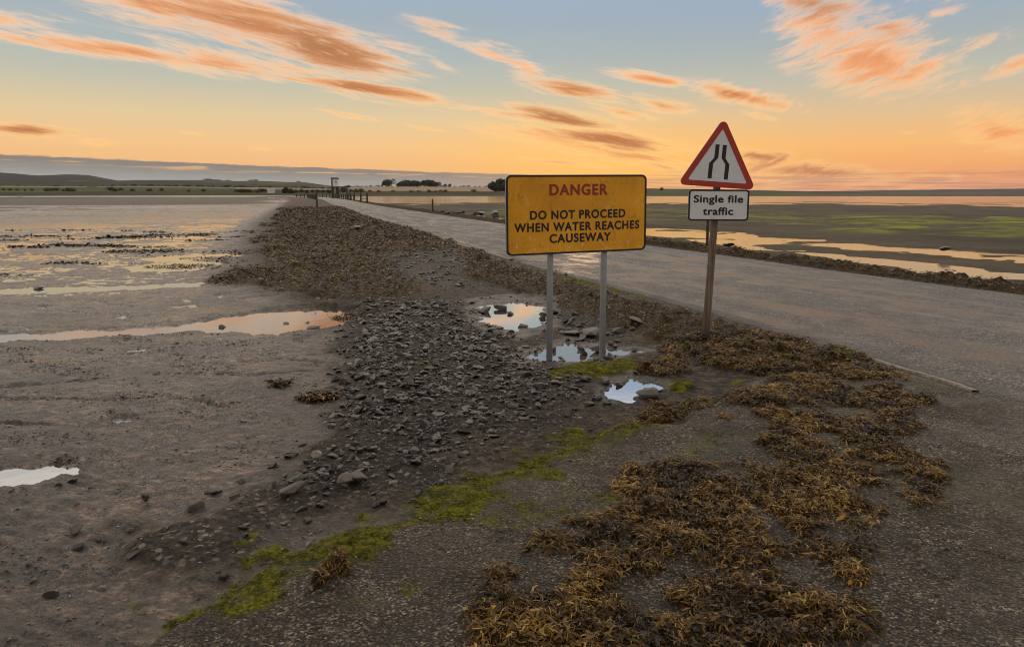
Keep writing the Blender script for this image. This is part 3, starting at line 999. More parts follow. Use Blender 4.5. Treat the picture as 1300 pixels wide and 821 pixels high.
x, y = sample(230000, dens_rubble, -150, 1000, 318, 800)
k = min(len(x), 42000)
x, y = x[:k], y[:k]
s = np.clip(RNG.lognormal(math.log(.0205), .55, len(x)), .006, .06) * np.clip(.75 + np.hypot(x, y) * .05, .8, 1.9)
o = scatter_rocks(x, y, s, stone_cols(len(x)), 'rubble', M_STONEV, .12)
tag(o, 'dark broken rubble and shingle spread between the mud and the tarmac', 'rubble', kind='stuff')

# pale shell and grit on the near ground
x, y = sample(26000, lambda x, y: np.clip(.4 * mask_at('gravel', x, y) + .25 * mask_at('mud', x, y) * (y < 6) + .12 * mask_at('tar', x, y), 0, 1) * (1 - mask_at('weed', x, y)), -200, 1500, 430, 821)
s = RNG.uniform(.003, .009, len(x))
cg = RNG.uniform(.08, .42, (len(x), 1)) * np.array([1.0, .9, .78])
tag(scatter_rocks(x, y, s, cg, 'grit', M_STONEV), 'pale grit and broken shell strewn over the mud and tarmac', 'grit', kind='stuff')

# low clods and worm casts that break up the surface of the mud
x, y = sample(150000, lambda x, y: mask_at('mud', x, y) * (1 - mask_at('right', x, y)) * (ground_at(x, y) > ZW + .004) * sstep(fbm(x * .8, y * 1.3, .55, 4, 150, .65), -.05, .45) * .5, -260, 470, 425, 830, ZM)
s = RNG.lognormal(math.log(.0085), .5, len(x)).clip(.004, .03) * np.clip(.6 + np.hypot(x, y) * .09, .8, 1.8)
cg = RNG.lognormal(math.log(.055), .45, (len(x), 1)).clip(.02, .16) * np.array([1.0, .78, .65])
tag(scatter_rocks(x, y, s, cg, 'mud_clods', M_CLOD, -.18), 'small dark clods and worm casts roughening the left mudflat', 'clods', kind='stuff')

# single stones: the largest ones
ZONES = [((350, 470, 560, 720), 'dark angular stone in the rubble spread nearest the mud, left of the grey posts', 'loose stones along the mud side of the rubble'),
         ((470, 380, 690, 520), 'dark angular stone in the dense rubble left of the grey sign posts', 'loose stones left of the sign posts'),
         ((690, 380, 860, 540), 'dark wet stone lying on damp soil around the grey sign posts', 'loose stones around the sign posts'),
         ((-80, 590, 350, 790), 'dark stone half sunk in the near mud at the lower left', 'stones half sunk in the near mud')]
nst = 0
spec_xy = []
for (zn, label, group), want in zip(ZONES, (90, 90, 45, 26)):
    if 'half sunk' in group:
        df = lambda x, y: np.ones(len(x)) * .9
    elif 'around' in group:
        df = lambda x, y: (.25 + mask_at('gravel', x, y)) * (mask_at('weed', x, y) < .3) * (ground_at(x, y) > -.075)
    else:
        df = lambda x, y: dens_rubble(x, y)
    x, y = sample(want * 30, df, zn[0], zn[2], zn[1], zn[3])
    # keep inside the zone as surveyed
    keep = []
    P = [G(zn[0], zn[1]), G(zn[2], zn[1]), G(zn[2], zn[3]), G(zn[0], zn[3])]
    ok = (sdf(x, y, P) > 0) & (mask_at('tar', x, y) < .2)
    x, y = x[ok][:want], y[ok][:want]
    z = ground_at(x, y)
    for i in range(len(x)):
        sz = random.choice([.03, .036, .042, .05, .062]) * (1.0 if 'around' not in group else 1.1) * (.6 + .06 * math.hypot(x[i], y[i]))
        if 'half sunk' in group: sz = random.choice([.018, .024, .03, .045])
        o = bpy.data.objects.new('stone', random.choice(rock_meshes))
        COL.objects.link(o)
        o.location = (x[i], y[i], z[i] + sz * (.25 if 'sunk' not in group else -.05))
        o.rotation_euler = (random.gauss(0, .3), random.gauss(0, .3), random.uniform(0, 6.28))
        o.scale = (sz, sz * random.uniform(.8, 1.1), sz * random.uniform(.8, 1.2))
        tag(o, label, 'stone', group)
        nst += 1


def one_stone(px, py, sz, label, mesh=3, zs=1.0, mat=None, z=0.0, sink=.2, cat='stone', name='stone', rz=None):
    x, y = G(px, py, z)
    me = rock_meshes[mesh]
    if mat:
        me = me.copy(); me.materials.clear(); me.materials.append(mat)
    o = bpy.data.objects.new(name, me)
    COL.objects.link(o)
    zz = float(ground_at(np.array([x]), np.array([y]))[0])
    o.location = (x, y, max(zz, z - .01) + sz * sink)
    o.scale = (sz, sz, sz * zs)
    o.rotation_euler = (0.1, .15, random.uniform(0, 6) if rz is None else rz)
    return tag(o, label, cat)


one_stone(284, 415, .075, 'pointed brown rock standing in the long pink pool on the mudflat', 5, 1.3, M_PALE, ZW)
one_stone(363, 411, .06, 'small peaked rock in the pink pool, between the pointed brown rock and the flat one', 2, 1.2, M_PALE, ZW)
one_stone(389, 410, .055, 'small square rock at the right part of the pink pool', 7, .9, M_PALE, ZW)
one_stone(399, 416, .105, 'wide flat brown rock at the right end of the pink pool', 9, .8, M_PALE, ZW)
one_stone(420, 384, .09, 'dark rock at the tip of the small upper pool beside the rubble', 1, 1, None, ZW)
one_stone(403, 381, .07, 'dark rock in the small upper pool, left of the one at its tip', 4, .8, None, ZW)
one_stone(664, 414, .075, 'round grey stone at the near edge of the large peach puddle', 6, 1.1, M_PALE, -.05)
one_stone(636, 392, .14, 'low dark rock lying across the far side of the peach puddle', 8, .7, None, -.05)
one_stone(648, 398, .07, 'small dark rock just below the low rock in the peach puddle', 10, .7, None, -.05)
one_stone(616, 395, .13, 'dark boulder on the left rim of the large peach puddle', 11, .9, None, -.04)
one_stone(689, 400, .08, 'dark stone at the right rim of the peach puddle by the grey post', 12, .9, None, -.04)
one_stone(737, 443, .06, 'dark stone sticking out of the puddle between the two grey posts', 0, 1.0, None, -.05)
one_stone(760, 444, .11, 'black weedy boulder at the foot of the right grey post', 3, .9, None, -.04, rz=.3)
one_stone(750, 424, .17, 'large black rock behind the puddle, left of the right grey post', 13, .7, None, -.03)
one_stone(728, 423, .12, 'black rock left of the largest rock behind the post puddle', 9, .8, None, -.03)
one_stone(785, 420, .12, 'black rock heap piece just right of the right grey post', 6, .8, None, -.03)
one_stone(806, 415, .10, 'black rock with a raised tip on the sand right of the posts', 2, 1.0, None, -.03)
one_stone(704, 443, .06, 'dark stone touching the left grey post at the waterline', 1, 1.0, None, -.04)
one_stone(713, 454, .05, 'small dark stone in front of the puddle right of the left grey post', 5, .8, None, -.04)
one_stone(786, 487, .06, 'dark stone in the nearest white puddle, the right of two', 7, 1.0, None, -.05)
one_stone(768, 485, .09, 'dark flat stone at the far left rim of the nearest white puddle', 8, .6, None, -.04)
one_stone(828, 502, .14, 'low black weedy rock at the right rim of the nearest white puddle', 4, .5, None, -.03, rz=0)
one_stone(771, 511, .045, 'round dark stone just in front of the nearest white puddle', 6, 1, None, -.03)
one_stone(437, 607, .07, 'smooth grey stone, the left of two paler ones in the near rubble', 3, .8, M_PALE)
one_stone(456, 604, .08, 'smooth grey rounded stone, the right of two paler ones in the near rubble', 6, .8, M_PALE)
one_stone(246, 652, .085, 'pale pointed boulder half sunk in the near mud', 5, 1.0, M_PALE, ZM)
one_stone(97, 680, .05, 'brown stone with a pale top alone on the mud at the lower left', 10, .9, M_PALE, ZM)
one_stone(185, 640, .04, 'small black pointed stone on the mud left of the pale boulder', 12, 1.2, None, ZM)
one_stone(275, 632, .05, 'black pyramid shaped stone on the mud right of the pale boulder', 2, 1.3, None, ZM)
one_stone(370, 620, .085, 'grey block of stone at the mud edge of the near rubble', 7, .9, M_PALE)
one_stone(48, 367, .10, 'dark weedy rock beside the thin bright pool at the far left', 3, .9, None, ZW)
one_stone(452, 295, .32, 'black weedy boulder alone on the brown seaweed bank', 6, .7, None, 0, sink=.5)
for px, py, s_, lb in ((926, 312, .26, 'dark boulder by the water on the far verge, right of the leaning post'),
                       (812, 306, .2, 'dark stone on the far verge just right of the yellow board'),
                       (628, 273, .55, 'dark weedy boulder on the far flats just left of the yellow board'),
                       (611, 272, .5, 'dark weedy boulder on the far flats, second from the yellow board'),
                       (586, 271, .45, 'dark low boulder on the far flats between the lone post and the yellow board'),
                       (1199, 318, .22, 'small dark stone out on the grey mudbank at the right')):
    one_stone(px, py, s_, lb, random.randrange(14), .7, None, -.1, sink=.3)
spots = []
for i in range(26):
    x, y = G(random.uniform(560, 640), random.uniform(272.5, 278), -.2)
    sz = random.uniform(.15, .38)
    o = bpy.data.objects.new('stone', random.choice(rock_meshes)); COL.objects.link(o)
    o.location = (x, y, float(ground_at(np.array([x]), np.array([y]))[0]) + sz * .2); o.scale = (sz, sz, sz * .7); o.rotation_euler = (0, 0, random.uniform(0, 6))
    tag(o, 'dark weedy stone in the loose row between the far road edge and the water', 'stone', 'weedy stones beyond the far road edge')

# ------------------------------------------------------------------ seaweed and moss, strand by strand
mw, t, b = material('bladder_wrack')
nz = t.noise(t.add('ShaderNodeNewGeometry').outputs['Position'], 45, 4, .6)
t.put(b.inputs['Base Color'], t.mix(1.0, t.attr('col', 'Color'), t.ramp(nz, [(.3, (.55, .5, .45, 1)), (.7, (1.25, 1.2, 1.1, 1))]), 'MULTIPLY'))
b.inputs['Roughness'].default_value = .42
b.inputs['Specular IOR Level'].default_value = .22
mm_, t, b = material('green_moss')
t.put(b.inputs['Base Color'], t.attr('col', 'Color'))
b.inputs['Roughness'].default_value = .85


def strands(x, y, length, width, cols, name, mat, seg=4, lift=.02, up=.35, curl=1.2):
    n = len(x)
    z = ground_at(x, y) + RNG.uniform(.0, 1, n) * lift
    th = RNG.uniform(0, 2 * np.pi, n)
    el_ = RNG.normal(up, .22, n)
    px, py, pz = x.copy(), y.copy(), z.copy()
    V = np.zeros((n, seg + 1, 2, 3))
    tw = RNG.uniform(-.7, .7, n)
    for k in range(seg + 1):
        f_ = k / seg
        w = width * (.55 + .75 * np.sin(np.pi * min(f_ + .12, 1)) + RNG.uniform(-.25, .25, n)) * .5
        sx_, sy_ = -np.sin(th), np.cos(th)
        V[:, k, 0] = np.stack([px - sx_ * w, py - sy_ * w, pz - w * np.sin(tw)], 1)
        V[:, k, 1] = np.stack([px + sx_ * w, py + sy_ * w, pz + w * np.sin(tw)], 1)
        st_ = length / seg
        px = px + np.cos(th) * np.cos(el_) * st_
        py = py + np.sin(th) * np.cos(el_) * st_
        pz = pz + np.sin(el_) * st_
        th = th + RNG.normal(0, curl / seg * 1.3, n)
        el_ = el_ - RNG.uniform(.1, .8, n) * (1.6 / seg)
        tw = tw + RNG.normal(0, .5, n)
    idx = np.arange(n)[:, None] * (seg + 1) * 2
    F = []
    for k in range(seg):
        F.append(np.concatenate([idx + 2 * k, idx + 2 * k + 1, idx + 2 * k + 3, idx + 2 * k + 2], 1))
    F = np.stack(F, 1).reshape(-1, 4)
    C = np.repeat(cols, (seg + 1) * 2, 0)
    return mesh_np(name, V.reshape(-1, 3), F, mat, smooth=True, colors={'col': np.hstack([C, np.ones((len(C), 1))])})


def weed_cols(n, x, y, warm):
    base = np.array([.085, .045, .010])
    pal = np.array([[.007, .005, .003], [.020, .013, .005], [.064, .038, .009], [.17, .100, .018], [.36, .23, .05]])
    tone = np.clip(fbm(x, y, .35, 3, 110) * 1.2 + RNG.normal(0, .6, n) + warm - .15, -1.4, 1.6)
    i = np.clip(((tone + 1.4) / 3.0 * 4), 0, 3.999)
    k = i.astype(int); f_ = (i - k)[:, None]
    return pal[k] * (1 - f_) + pal[np.minimum(k + 1, 4)] * f_


def wd(x, y):
    return sstep(mask_at('weed', x, y), .35, .8)


def clumpy(x, y, sc, seed):
    """small heaps: strands gather on them and stand higher"""
    return sstep(np.abs(fbm(x, y, sc, 3, seed)), .02, .42)


x, y = sample(760000, lambda x, y: wd(x, y) * (.30 + .7 * clumpy(x, y, .16, 130)), 560, 1250, 430, 870)
n = len(x)
hp = clumpy(x, y, .16, 130)
o = strands(x, y, RNG.uniform(.02, .065, n), RNG.lognormal(math.log(.0036), .42, n), weed_cols(n, x, y, -.05 + .65 * hp), 'seaweed', mw, 4, .006 + .030 * hp, .0, 1.9)
tag(o, 'heaped brown bladder wrack stranded across the near tarmac and along its edge', 'seaweed', kind='stuff')
x, y = sample(9000, lambda x, y: (region(x, y, [(560, 560), (850, 480), (1200, 480), (1240, 600), (1150, 800), (500, 830), (350, 760)], .05, .3)) * .5 * (fbm(x, y, .3, 3, 140) > .05), 300, 1300, 460, 830)
n = len(x)
o = strands(x, y, RNG.uniform(.01, .035, n), RNG.uniform(.003, .006, n), weed_cols(n, x, y, -.3), 'seaweed_scraps', mw, 3, .004, .1, 2.0)
tag(o, 'loose scraps of seaweed scattered over the tarmac around the heaps', 'seaweed', kind='stuff')
x, y = sample(420000, lambda x, y: wd(x, y) * (np.hypot(x, y) > 7.2) * (x < xL(y) + .1) * (.3 + .7 * clumpy(x, y, .3, 131)), 200, 1150, 285, 455)
n = len(x)
D_ = np.hypot(x, y)
o = strands(x, y, RNG.uniform(.035, .075, n) * (D_ / 9) ** .7, RNG.uniform(.005, .012, n) * (D_ / 9) ** .8, weed_cols(n, x, y, -.1 + .6 * clumpy(x, y, .3, 131)), 'seaweed', mw, 3, .015 + .05 * clumpy(x, y, .3, 131), .1, 2.0)
tag(o, 'brown seaweed bank lining the left edge of the road', 'seaweed', kind='stuff')
x, y = sample(560000, lambda x, y: wd(x, y) * (y > 24) * (x < xL(y) + .1), 290, 640, 264, 305)
n = len(x)
D_ = np.hypot(x, y)
o = strands(x, y, RNG.uniform(.06, .13, n) * (D_ / 25) ** .8, RNG.uniform(.010, .024, n) * (D_ / 25), weed_cols(n, x, y, .0), 'seaweed', mw, 2, .02 + .10 * clumpy(x, y, .7, 133), .15, 1.6)
tag(o, 'brown seaweed on the distant bank beside the road towards the bridge', 'seaweed', kind='stuff')
x, y = sample(90000, lambda x, y: mask_at('mud', x, y) * (ground_at(x, y) > ZW - .012) * sstep(fbm(x * .5, y, 2.4, 4, 134, .6), .12, .4) * (x < xL(y) - 5) * (y > 12.5), -250, 420, 292, 352, ZM)
n = len(x)
D_ = np.hypot(x, y)
o = strands(x, y, RNG.uniform(.04, .10, n) * (D_ / 15), RNG.uniform(.015, .035, n) * (D_ / 15), weed_cols(n, x, y, -.6), 'seaweed_scraps', mw, 2, .012, .0, 1.6)
tag(o, 'dark ragged weed and clods caught on the bars of the left mudflat', 'seaweed', kind='stuff')
x, y = sample(260000, lambda x, y: wd(x, y) * (x > xR(y)) * (.3 + .7 * clumpy(x, y, .3, 132)), 600, 1500, 286, 385)
n = len(x)
o = strands(x, y, RNG.uniform(.04, .10, n), RNG.uniform(.007, .015, n), weed_cols(n, x, y, -.1), 'seaweed', mw, 3, .05, .2, 2.2)
tag(o, 'strip of brown seaweed between the right road edge and the channel', 'seaweed', kind='stuff')

x, y = sample(150000, lambda x, y: sstep(mask_at('moss', x, y), .3, .9), 200, 1150, 340, 830)
n = len(x)
mc = np.array([.090, .090, .014]) * (RNG.uniform(.2, 1.2, (n, 1)) + np.clip(fbm(x, y, .12, 3, 141), -.3, .8)[:, None])  + RNG.uniform(0, .04, (n, 1)) * np.array([1, .8, 0])
o = strands(x, y, RNG.uniform(.006, .016, n), RNG.uniform(.003, .006, n), mc, 'moss', mm_, 2, .004, .6)
tag(o, 'bright yellow green moss along the broken edge of the tarmac', 'moss', kind='stuff')

# single clump of weed alone on the mud, and drift bits
def weed_clump(px, py, rad, n, label, z=ZM):
    cx_, cy_ = G(px, py, z)
    r_ = rad * np.sqrt(RNG.uniform(0, 1, n)); a_ = RNG.uniform(0, 6.28, n)
    x, y = cx_ + r_ * np.cos(a_) * 1.5, cy_ + r_ * np.sin(a_)
    o = strands(x, y, RNG.uniform(.04, .10, n), RNG.uniform(.006, .014, n), weed_cols(n, x, y, -.1), 'seaweed_clump', mw, 4, .035)
    return tag(o, label, 'seaweed')


weed_clump(405, 513, .10, 420, 'brown clump of seaweed alone on the mud beside the rubble')
weed_clump(355, 494, .06, 90, 'thin dark scrap of seaweed on the mud above the brown clump')
weed_clump(440, 403, .16, 300, 'low seaweed clump at the right tip of the pink pool')
weed_clump(230, 338, .55, 900, 'dark seaweed raft in the pale upper pool on the mudflat', ZW)
weed_clump(262, 328, .45, 600, 'dark seaweed raft just behind the one in the pale upper pool', ZW)


# ------------------------------------------------------------------ sign materials
def paint(name, col, rough=.45, dirt=.25, scale=6, spec=.4, dcol=(.05, .035, .02, 1)):
    m, t, b = material(name)
    P = t.add('ShaderNodeTexCoord').outputs['Object']
    n = t.noise(P, scale, 8, .65)
    n2 = t.noise(t.mapping(P, scale=(1, 1, .35)), scale * 3, 6, .6)
    c = t.mix(t.math('MULTIPLY', t.ss(n, .42, .72), dirt), col, dcol)
    c = t.mix(t.math('MULTIPLY', t.ss(n2, .55, .8), dirt), c, tuple(min(1, q * 1.25 + .03) for q in col[:3]) + (1,))
    t.put(b.inputs['Base Color'], c)
    t.put(b.inputs['Roughness'], t.mixf(n, rough, min(1, rough + .25)))
    b.inputs['Specular IOR Level'].default_value = spec
    return m


# yellow board face: blotchy, faded, stained, pale scuffs low down
M_YEL, t, b = material('faded_yellow_face')
P = t.add('ShaderNodeTexCoord').outputs['Object']
sp = t.add('ShaderNodeSeparateXYZ'); t.put(sp.inputs[0], P)
n1 = t.noise(P, 2.2, 8, .65)
n2 = t.noise(P, 9, 8, .7)
c = t.ramp(n1, [(.3, (.46, .21, .012, 1)), (.5, (.66, .315, .014, 1)), (.7, (.78, .40, .022, 1))])
c = t.mix(t.math('MULTIPLY', t.ss(n2, .52, .68), .55), c, (.27, .13, .02, 1))
low = t.ss(sp.outputs[2], -.1, -.36)
c = t.mix(t.math('MULTIPLY', t.math('MULTIPLY', t.ss(t.noise(P, 16, 6, .7), .56, .66), low), .75), c, (.72, .58, .36, 1))
c = t.mix(t.math('MULTIPLY', t.ss(t.noise(P, 5, 6, .65), .60, .70), .45), c, (.70, .46, .14, 1))
c = t.mix(t.math('MULTIPLY', t.ss(t.noise(P, 38, 2, .5), .70, .74), .7), c, (.10, .06, .02, 1))
t.put(b.inputs['Base Color'], c)
t.put(b.inputs['Roughness'], t.mixf(n2, .4, .65))
b.inputs['Specular IOR Level'].default_value = .3
M_BLACK = paint('black_sign_paint', (.012, .012, .013, 1), .5, .15)
M_DRED = paint('faded_dark_red_letters', (.26, .028, .02, 1), .5, .15, 12)
M_RED = paint('red_reflective_border', (.36, .035, .022, 1), .45, .35, 9, dcol=(.12, .03, .02, 1))
M_WHITE = paint('white_reflective_face', (.58, .62, .66, 1), .45, .14, 5, dcol=(.30, .28, .24, 1))
M_GALV = paint('galvanised_steel', (.23, .255, .27, 1), .5, .35, 10, .5, dcol=(.14, .14, .13, 1))
M_BACK = paint('grey_aluminium_back', (.3, .31, .32, 1), .5, .3, 6)
M_WOOD, t, b = material('weathered_wood')
P = t.add('ShaderNodeTexCoord').outputs['Object']
g = t.noise(t.mapping(P, scale=(60, 60, 3)), 1, 8, .7)
c = t.ramp(g, [(.3, (.05, .035, .024, 1)), (.5, (.13, .095, .065, 1)), (.7, (.24, .185, .135, 1))])
sp = t.add('ShaderNodeSeparateXYZ'); t.put(sp.inputs[0], P)
c = t.mix(t.ss(sp.outputs[2], .28, .0), c, (.035, .028, .018, 1))
t.put(b.inputs['Base Color'], c)
b.inputs['Roughness'].default_value = .8
t.put(b.inputs['Normal'], t.bump(g, .8, .006))


def rrect(w, h, r, n=8, cx_=0, cz=0):
    pts = []
    for (sx_, sz, a0) in ((1, 1, 0), (-1, 1, 90), (-1, -1, 180), (1, -1, 270)):
        for i in range(n + 1):
            a = R(a0 + 90 * i / n)
            pts.append((cx_ + sx_ * (w / 2 - r) + r * math.cos(a), cz + sz * (h / 2 - r) + r * math.sin(a)))
    return pts


def rtri(side, r, n=8):
    """rounded upright triangle, origin at its centroid"""
    h = side * math.sqrt(3) / 2
    vs_ = [(0, h * 2 / 3), (-side / 2, -h / 3), (side / 2, -h / 3)]
    pts = []
    for i, v in enumerate(vs_):
        a0 = 90 + i * 120
        d = math.hypot(*v)
        c = (v[0] * (d - 2 * r) / d, v[1] * (d - 2 * r) / d)
        for k in range(n + 1):
            a = R(a0 - 60 + 120 * k / n)
            pts.append((c[0] + r * math.cos(a), c[1] + r * math.sin(a)))
    return pts


def plate(pts, y0, y1, bm=None):
    bm = bm or bmesh.new()
    f = [bm.verts.new((x, y0, z)) for x, z in pts]
    k = [bm.verts.new((x, y1, z)) for x, z in pts]
    bm.faces.new(f); bm.faces.new(k[::-1])
    n = len(pts)
    for i in range(n):
        bm.faces.new((f[i], f[(i + 1) % n], k[(i + 1) % n], k[i]))
    return bm


def ring(outer, inner, y0, y1):
    bm = bmesh.new()
    n = len(outer)
    L = [[bm.verts.new((x, y, z)) for x, z in pts] for pts in (outer, inner) for y in (y0, y1)]
    o0, o1, i0, i1 = L
    for i in range(n):
        j = (i + 1) % n
        bm.faces.new((o0[i], o0[j], i0[j], i0[i]))
        bm.faces.new((o1[i], o1[j], i1[j], i1[i]))
        bm.faces.new((o0[i], o0[j], o1[j], o1[i]))
        bm.faces.new((i0[i], i0[j], i1[j], i1[i]))
    return bm


def text(name, s, cx_, cz, w, h, y, mat, parent, bold=.0, space=1.0, heavy=0.0):
    cu_ = bpy.data.curves.new(name, 'FONT')
    cu_.body = s
    cu_.size = 1
    cu_.offset = bold
    cu_.space_character = space
    cu_.align_x = 'LEFT'
    to = bpy.data.objects.new(name, cu_)
    COL.objects.link(to)
    bpy.context.view_layer.update()
    dg = bpy.context.evaluated_depsgraph_get()
    me = bpy.data.meshes.new_from_object(to.evaluated_get(dg))
    bpy.data.objects.remove(to)
    co = np.array([v.co for v in me.vertices])
    lo, hi = co.min(0), co.max(0)
    sx_, sz = w / (hi[0] - lo[0]), h / (hi[1] - lo[1])
    for v in me.vertices:
        v.co = (cx_ + (v.co.x - (lo[0] + hi[0]) / 2) * sx_, y, cz + (v.co.y - (lo[1] + hi[1]) / 2) * sz)
    if heavy:
        bm = bmesh.new()
        for k, (dx, dz) in enumerate(((0, 0), (heavy, 0), (-heavy, 0), (0, heavy * .8), (0, -heavy * .8))):
            v0 = len(bm.verts)
            bm.from_mesh(me)
            bm.verts.ensure_lookup_table()
            for v in bm.verts[v0:]:
                v.co += Vector((dx, -.0003 * k, dz))
        bm.to_mesh(me)
        bm.free()
    me.materials.clear()
    me.materials.append(mat)
    o = bpy.data.objects.new(name, me)
    COL.objects.link(o)
    o.parent = parent
    return o


# ------------------------------------------------------------------ danger board
gp = lambda x, y: float(ground_at(np.array([x]), np.array([y]))[0])
BX, BY, BZ, YAW = .644, 6.872, 1.390, .3727
root = empty('danger_sign', (BX, BY, 0), YAW)
tag(root, 'large yellow danger board with black border on two grey steel posts', 'road sign')
W_, H_ = 1.5, .75
brd = bobj('board', plate(rrect(W_, H_, .055), -.0, .022), M_BACK, root)
brd.location = (0, 0, BZ); brd.rotation_euler = (0, -.0107, 0)
fc_ = bobj('yellow_face', plate(rrect(W_ - .03, H_ - .03, .045), -.003, -.0005), M_YEL, root)
bo_ = bobj('border', ring(rrect(W_, H_, .055), rrect(W_ - .036, H_ - .036, .039), -.007, -.0005), M_BLACK, root)
for o in (fc_, bo_):
    o.location = brd.location; o.rotation_euler = brd.rotation_euler
LINES = [('DANGER', .02 - .02, .235, .62, .105, M_DRED, .034, 1.14), ('DO NOT PROCEED', .0, .0, 1.02, .082, M_BLACK, .028, 1.14),
         ('WHEN WATER REACHES', .0, -.115, 1.34, .082, M_BLACK, .028, 1.14), ('CAUSEWAY', .02, -.225, .66, .084, M_BLACK, .028, 1.14)]
for s_, cx_, cz, w, h, m, bo, spc in LINES:
    o = text('lettering', s_, cx_, cz, w, h, -.0045, m, root, bo * .6, spc, .0022)
    o.location = brd.location; o.rotation_euler = brd.rotation_euler
for lx in (-.272, .315):
    wx, wy = BX + lx * math.cos(YAW) - .06 * math.sin(YAW), BY + lx * math.sin(YAW) + .06 * math.cos(YAW)
    bm = bmesh.new()
    add_cyl(bm, (lx, .06, gp(wx, wy) - .3), (lx, .06, BZ + .34), .031, n=24)
    o = bobj('post', bm, M_GALV, root, smooth=True)
    for p in o.data.polygons: p.use_smooth = len(p.vertices) == 4
    for zc in (BZ - .22, BZ + .22):
        bm = bmesh.new()
        add_cyl(bm, (lx, .06, zc - .02), (lx, .06, zc + .02), .036, n=24)
        add_box(bm, (lx, .03, zc), (.10, .014, .04))
        bobj('clip', bm, M_GALV, root)

# ------------------------------------------------------------------ warning triangle and plate on a wooden post
WX, WY = 2.13, 7.52
g0 = gp(WX, WY)
root = empty('warning_sign', (WX, WY, g0), R(-2))
tag(root, 'red bordered triangle with road narrows symbol above a white plate on a leaning wooden post', 'road sign')
bm = bmesh.new()
add_cyl(bm, (-.05, .0, -.3), (.045, .02, 2.13), .042, .037, n=9)
for v in bm.verts:
    v.co.x += random.uniform(-.003, .003)
bobj('post', bm, M_WOOD, root)


def on_plate(o, loc, roll):
    o.location = loc
    o.rotation_euler = (0, roll, R(3))
    return o


def plane_local(px, py, yplane):
    """where the sight line of a surveyed pixel meets the sign's plane (local x,z)"""
    v = ray(px, py); t = yplane / v[1]
    return v[0] * t, CAM_H + v[2] * t


YP = WY - .062
a, l, r = plane_local(917.5, 153.5, YP), plane_local(866.5, 233, YP), plane_local(955.5, 239.5, YP)
side = .825
cxw, czw = (a[0] + l[0] + r[0]) / 3, (a[1] + l[1] + r[1]) / 3
roll = math.atan2(l[1] - r[1], r[0] - l[0])
TL_ = (cxw - WX, -.062, czw - g0 + .004)
tri = rtri(side, .045)
on_plate(bobj('triangle_plate', plate(tri, 0, .018), M_BACK, root), TL_, roll)
on_plate(bobj('white_face', plate(rtri(side - .05, .03), -.003, -.0005), M_WHITE, root), TL_, roll)
inner = rtri(.625, .014)
on_plate(bobj('red_border', ring(tri, inner, -.006, -.0005), M_RED, root), TL_, roll)
for sgn in (-1, 1):
    # carriageway edge closing in: wide at the bottom, kink, narrow at the top
    off_ = .0
    cpt = [(.085, -.155), (.085, .0), (.038, .06), (.038, .195)]
    wd_ = .021
    bm = bmesh.new()
    Lp = [(sgn * (q[0] - wd_) + off_, q[1]) for q in cpt]
    Rp = [(sgn * (q[0] + wd_) + off_, q[1]) for q in cpt]
    for i in range(3):
        vs4 = [bm.verts.new((p[0], -.0045, p[1] + .002)) for p in (Lp[i], Rp[i], Rp[i + 1], Lp[i + 1])]
        bm.faces.new(vs4)
    on_plate(bobj('symbol_bar', bm, M_BLACK, root), TL_, roll)
pc = plane_local(912.5, 260.5, YP)
PL_ = (pc[0] - WX, -.062, pc[1] - g0)
pw, ph = .635, .325
on_plate(bobj('plate', plate(rrect(pw, ph, .035), 0, .015), M_BACK, root), PL_, .006)
on_plate(bobj('plate_face', plate(rrect(pw - .03, ph - .03, .03), -.003, -.0005), M_WHITE, root), PL_, .006)
on_plate(bobj('plate_border', ring(rrect(pw, ph, .035), rrect(pw - .034, ph - .034, .02), -.006, -.0005), M_BLACK, root), PL_, .006)
for s_, cz, w, h in (('Single file', .053, .515, .098), ('traffic', -.062, .315, .078)):
    o = text('lettering', s_, .0 - .005, cz, w, h, -.0045, M_BLACK, root, .010, 1.06, .0026)
    on_plate(o, PL_, .006)
for zc in (TL_[2] - .12, TL_[2] + .15, PL_[2]):
    bm = bmesh.new()
    add_box(bm, (.03, -.046, zc), (.13, .012, .035))
    add_cyl(bm, (.025, 0, zc - .016), (.025, 0, zc + .016), .056, n=16)
    bobj('clip', bm, M_GALV, root)

# ------------------------------------------------------------------ marker posts
M_DPOST = simple_mat('dark_stained_timber', [(.3, (.02, .014, .010, 1)), (.6, (.06, .045, .032, 1)), (.8, (.11, .085, .06, 1))], 12, .8, .005)


def marker(px, py, z, h, r_, label, grp=None, cap=False):
    x, y = G(px, py, z)
    z0 = gp(x, y)
    root = empty('marker_post', (x, y, z0), random.uniform(0, 1))
    tag(root, label, 'post', grp)
    bm = bmesh.new()
    add_cyl(bm, (0, 0, -.2), (random.uniform(-.02, .02), 0, h), r_, r_ * .85, n=8)
    bobj('shaft', bm, M_DPOST, root)
    bm = bmesh.new()
    add_cyl(bm, (0, 0, h - .003), (0, 0, h + r_ * .4), r_ * .85, r_ * .35, n=8)
    bobj('top', bm, M_DPOST, root)
    return root


marker(549.5, 270.5, -.02, .95, .075, 'dark lone marker post on the far road edge left of the yellow board')
marker(898, 308, .05, 1.12, .05, 'dark post on the far road verge showing just left of the leaning wooden post')
marker(402.5, 262.5, .02, 1.9, .11, 'taller grey post on the near left verge of the distant road')
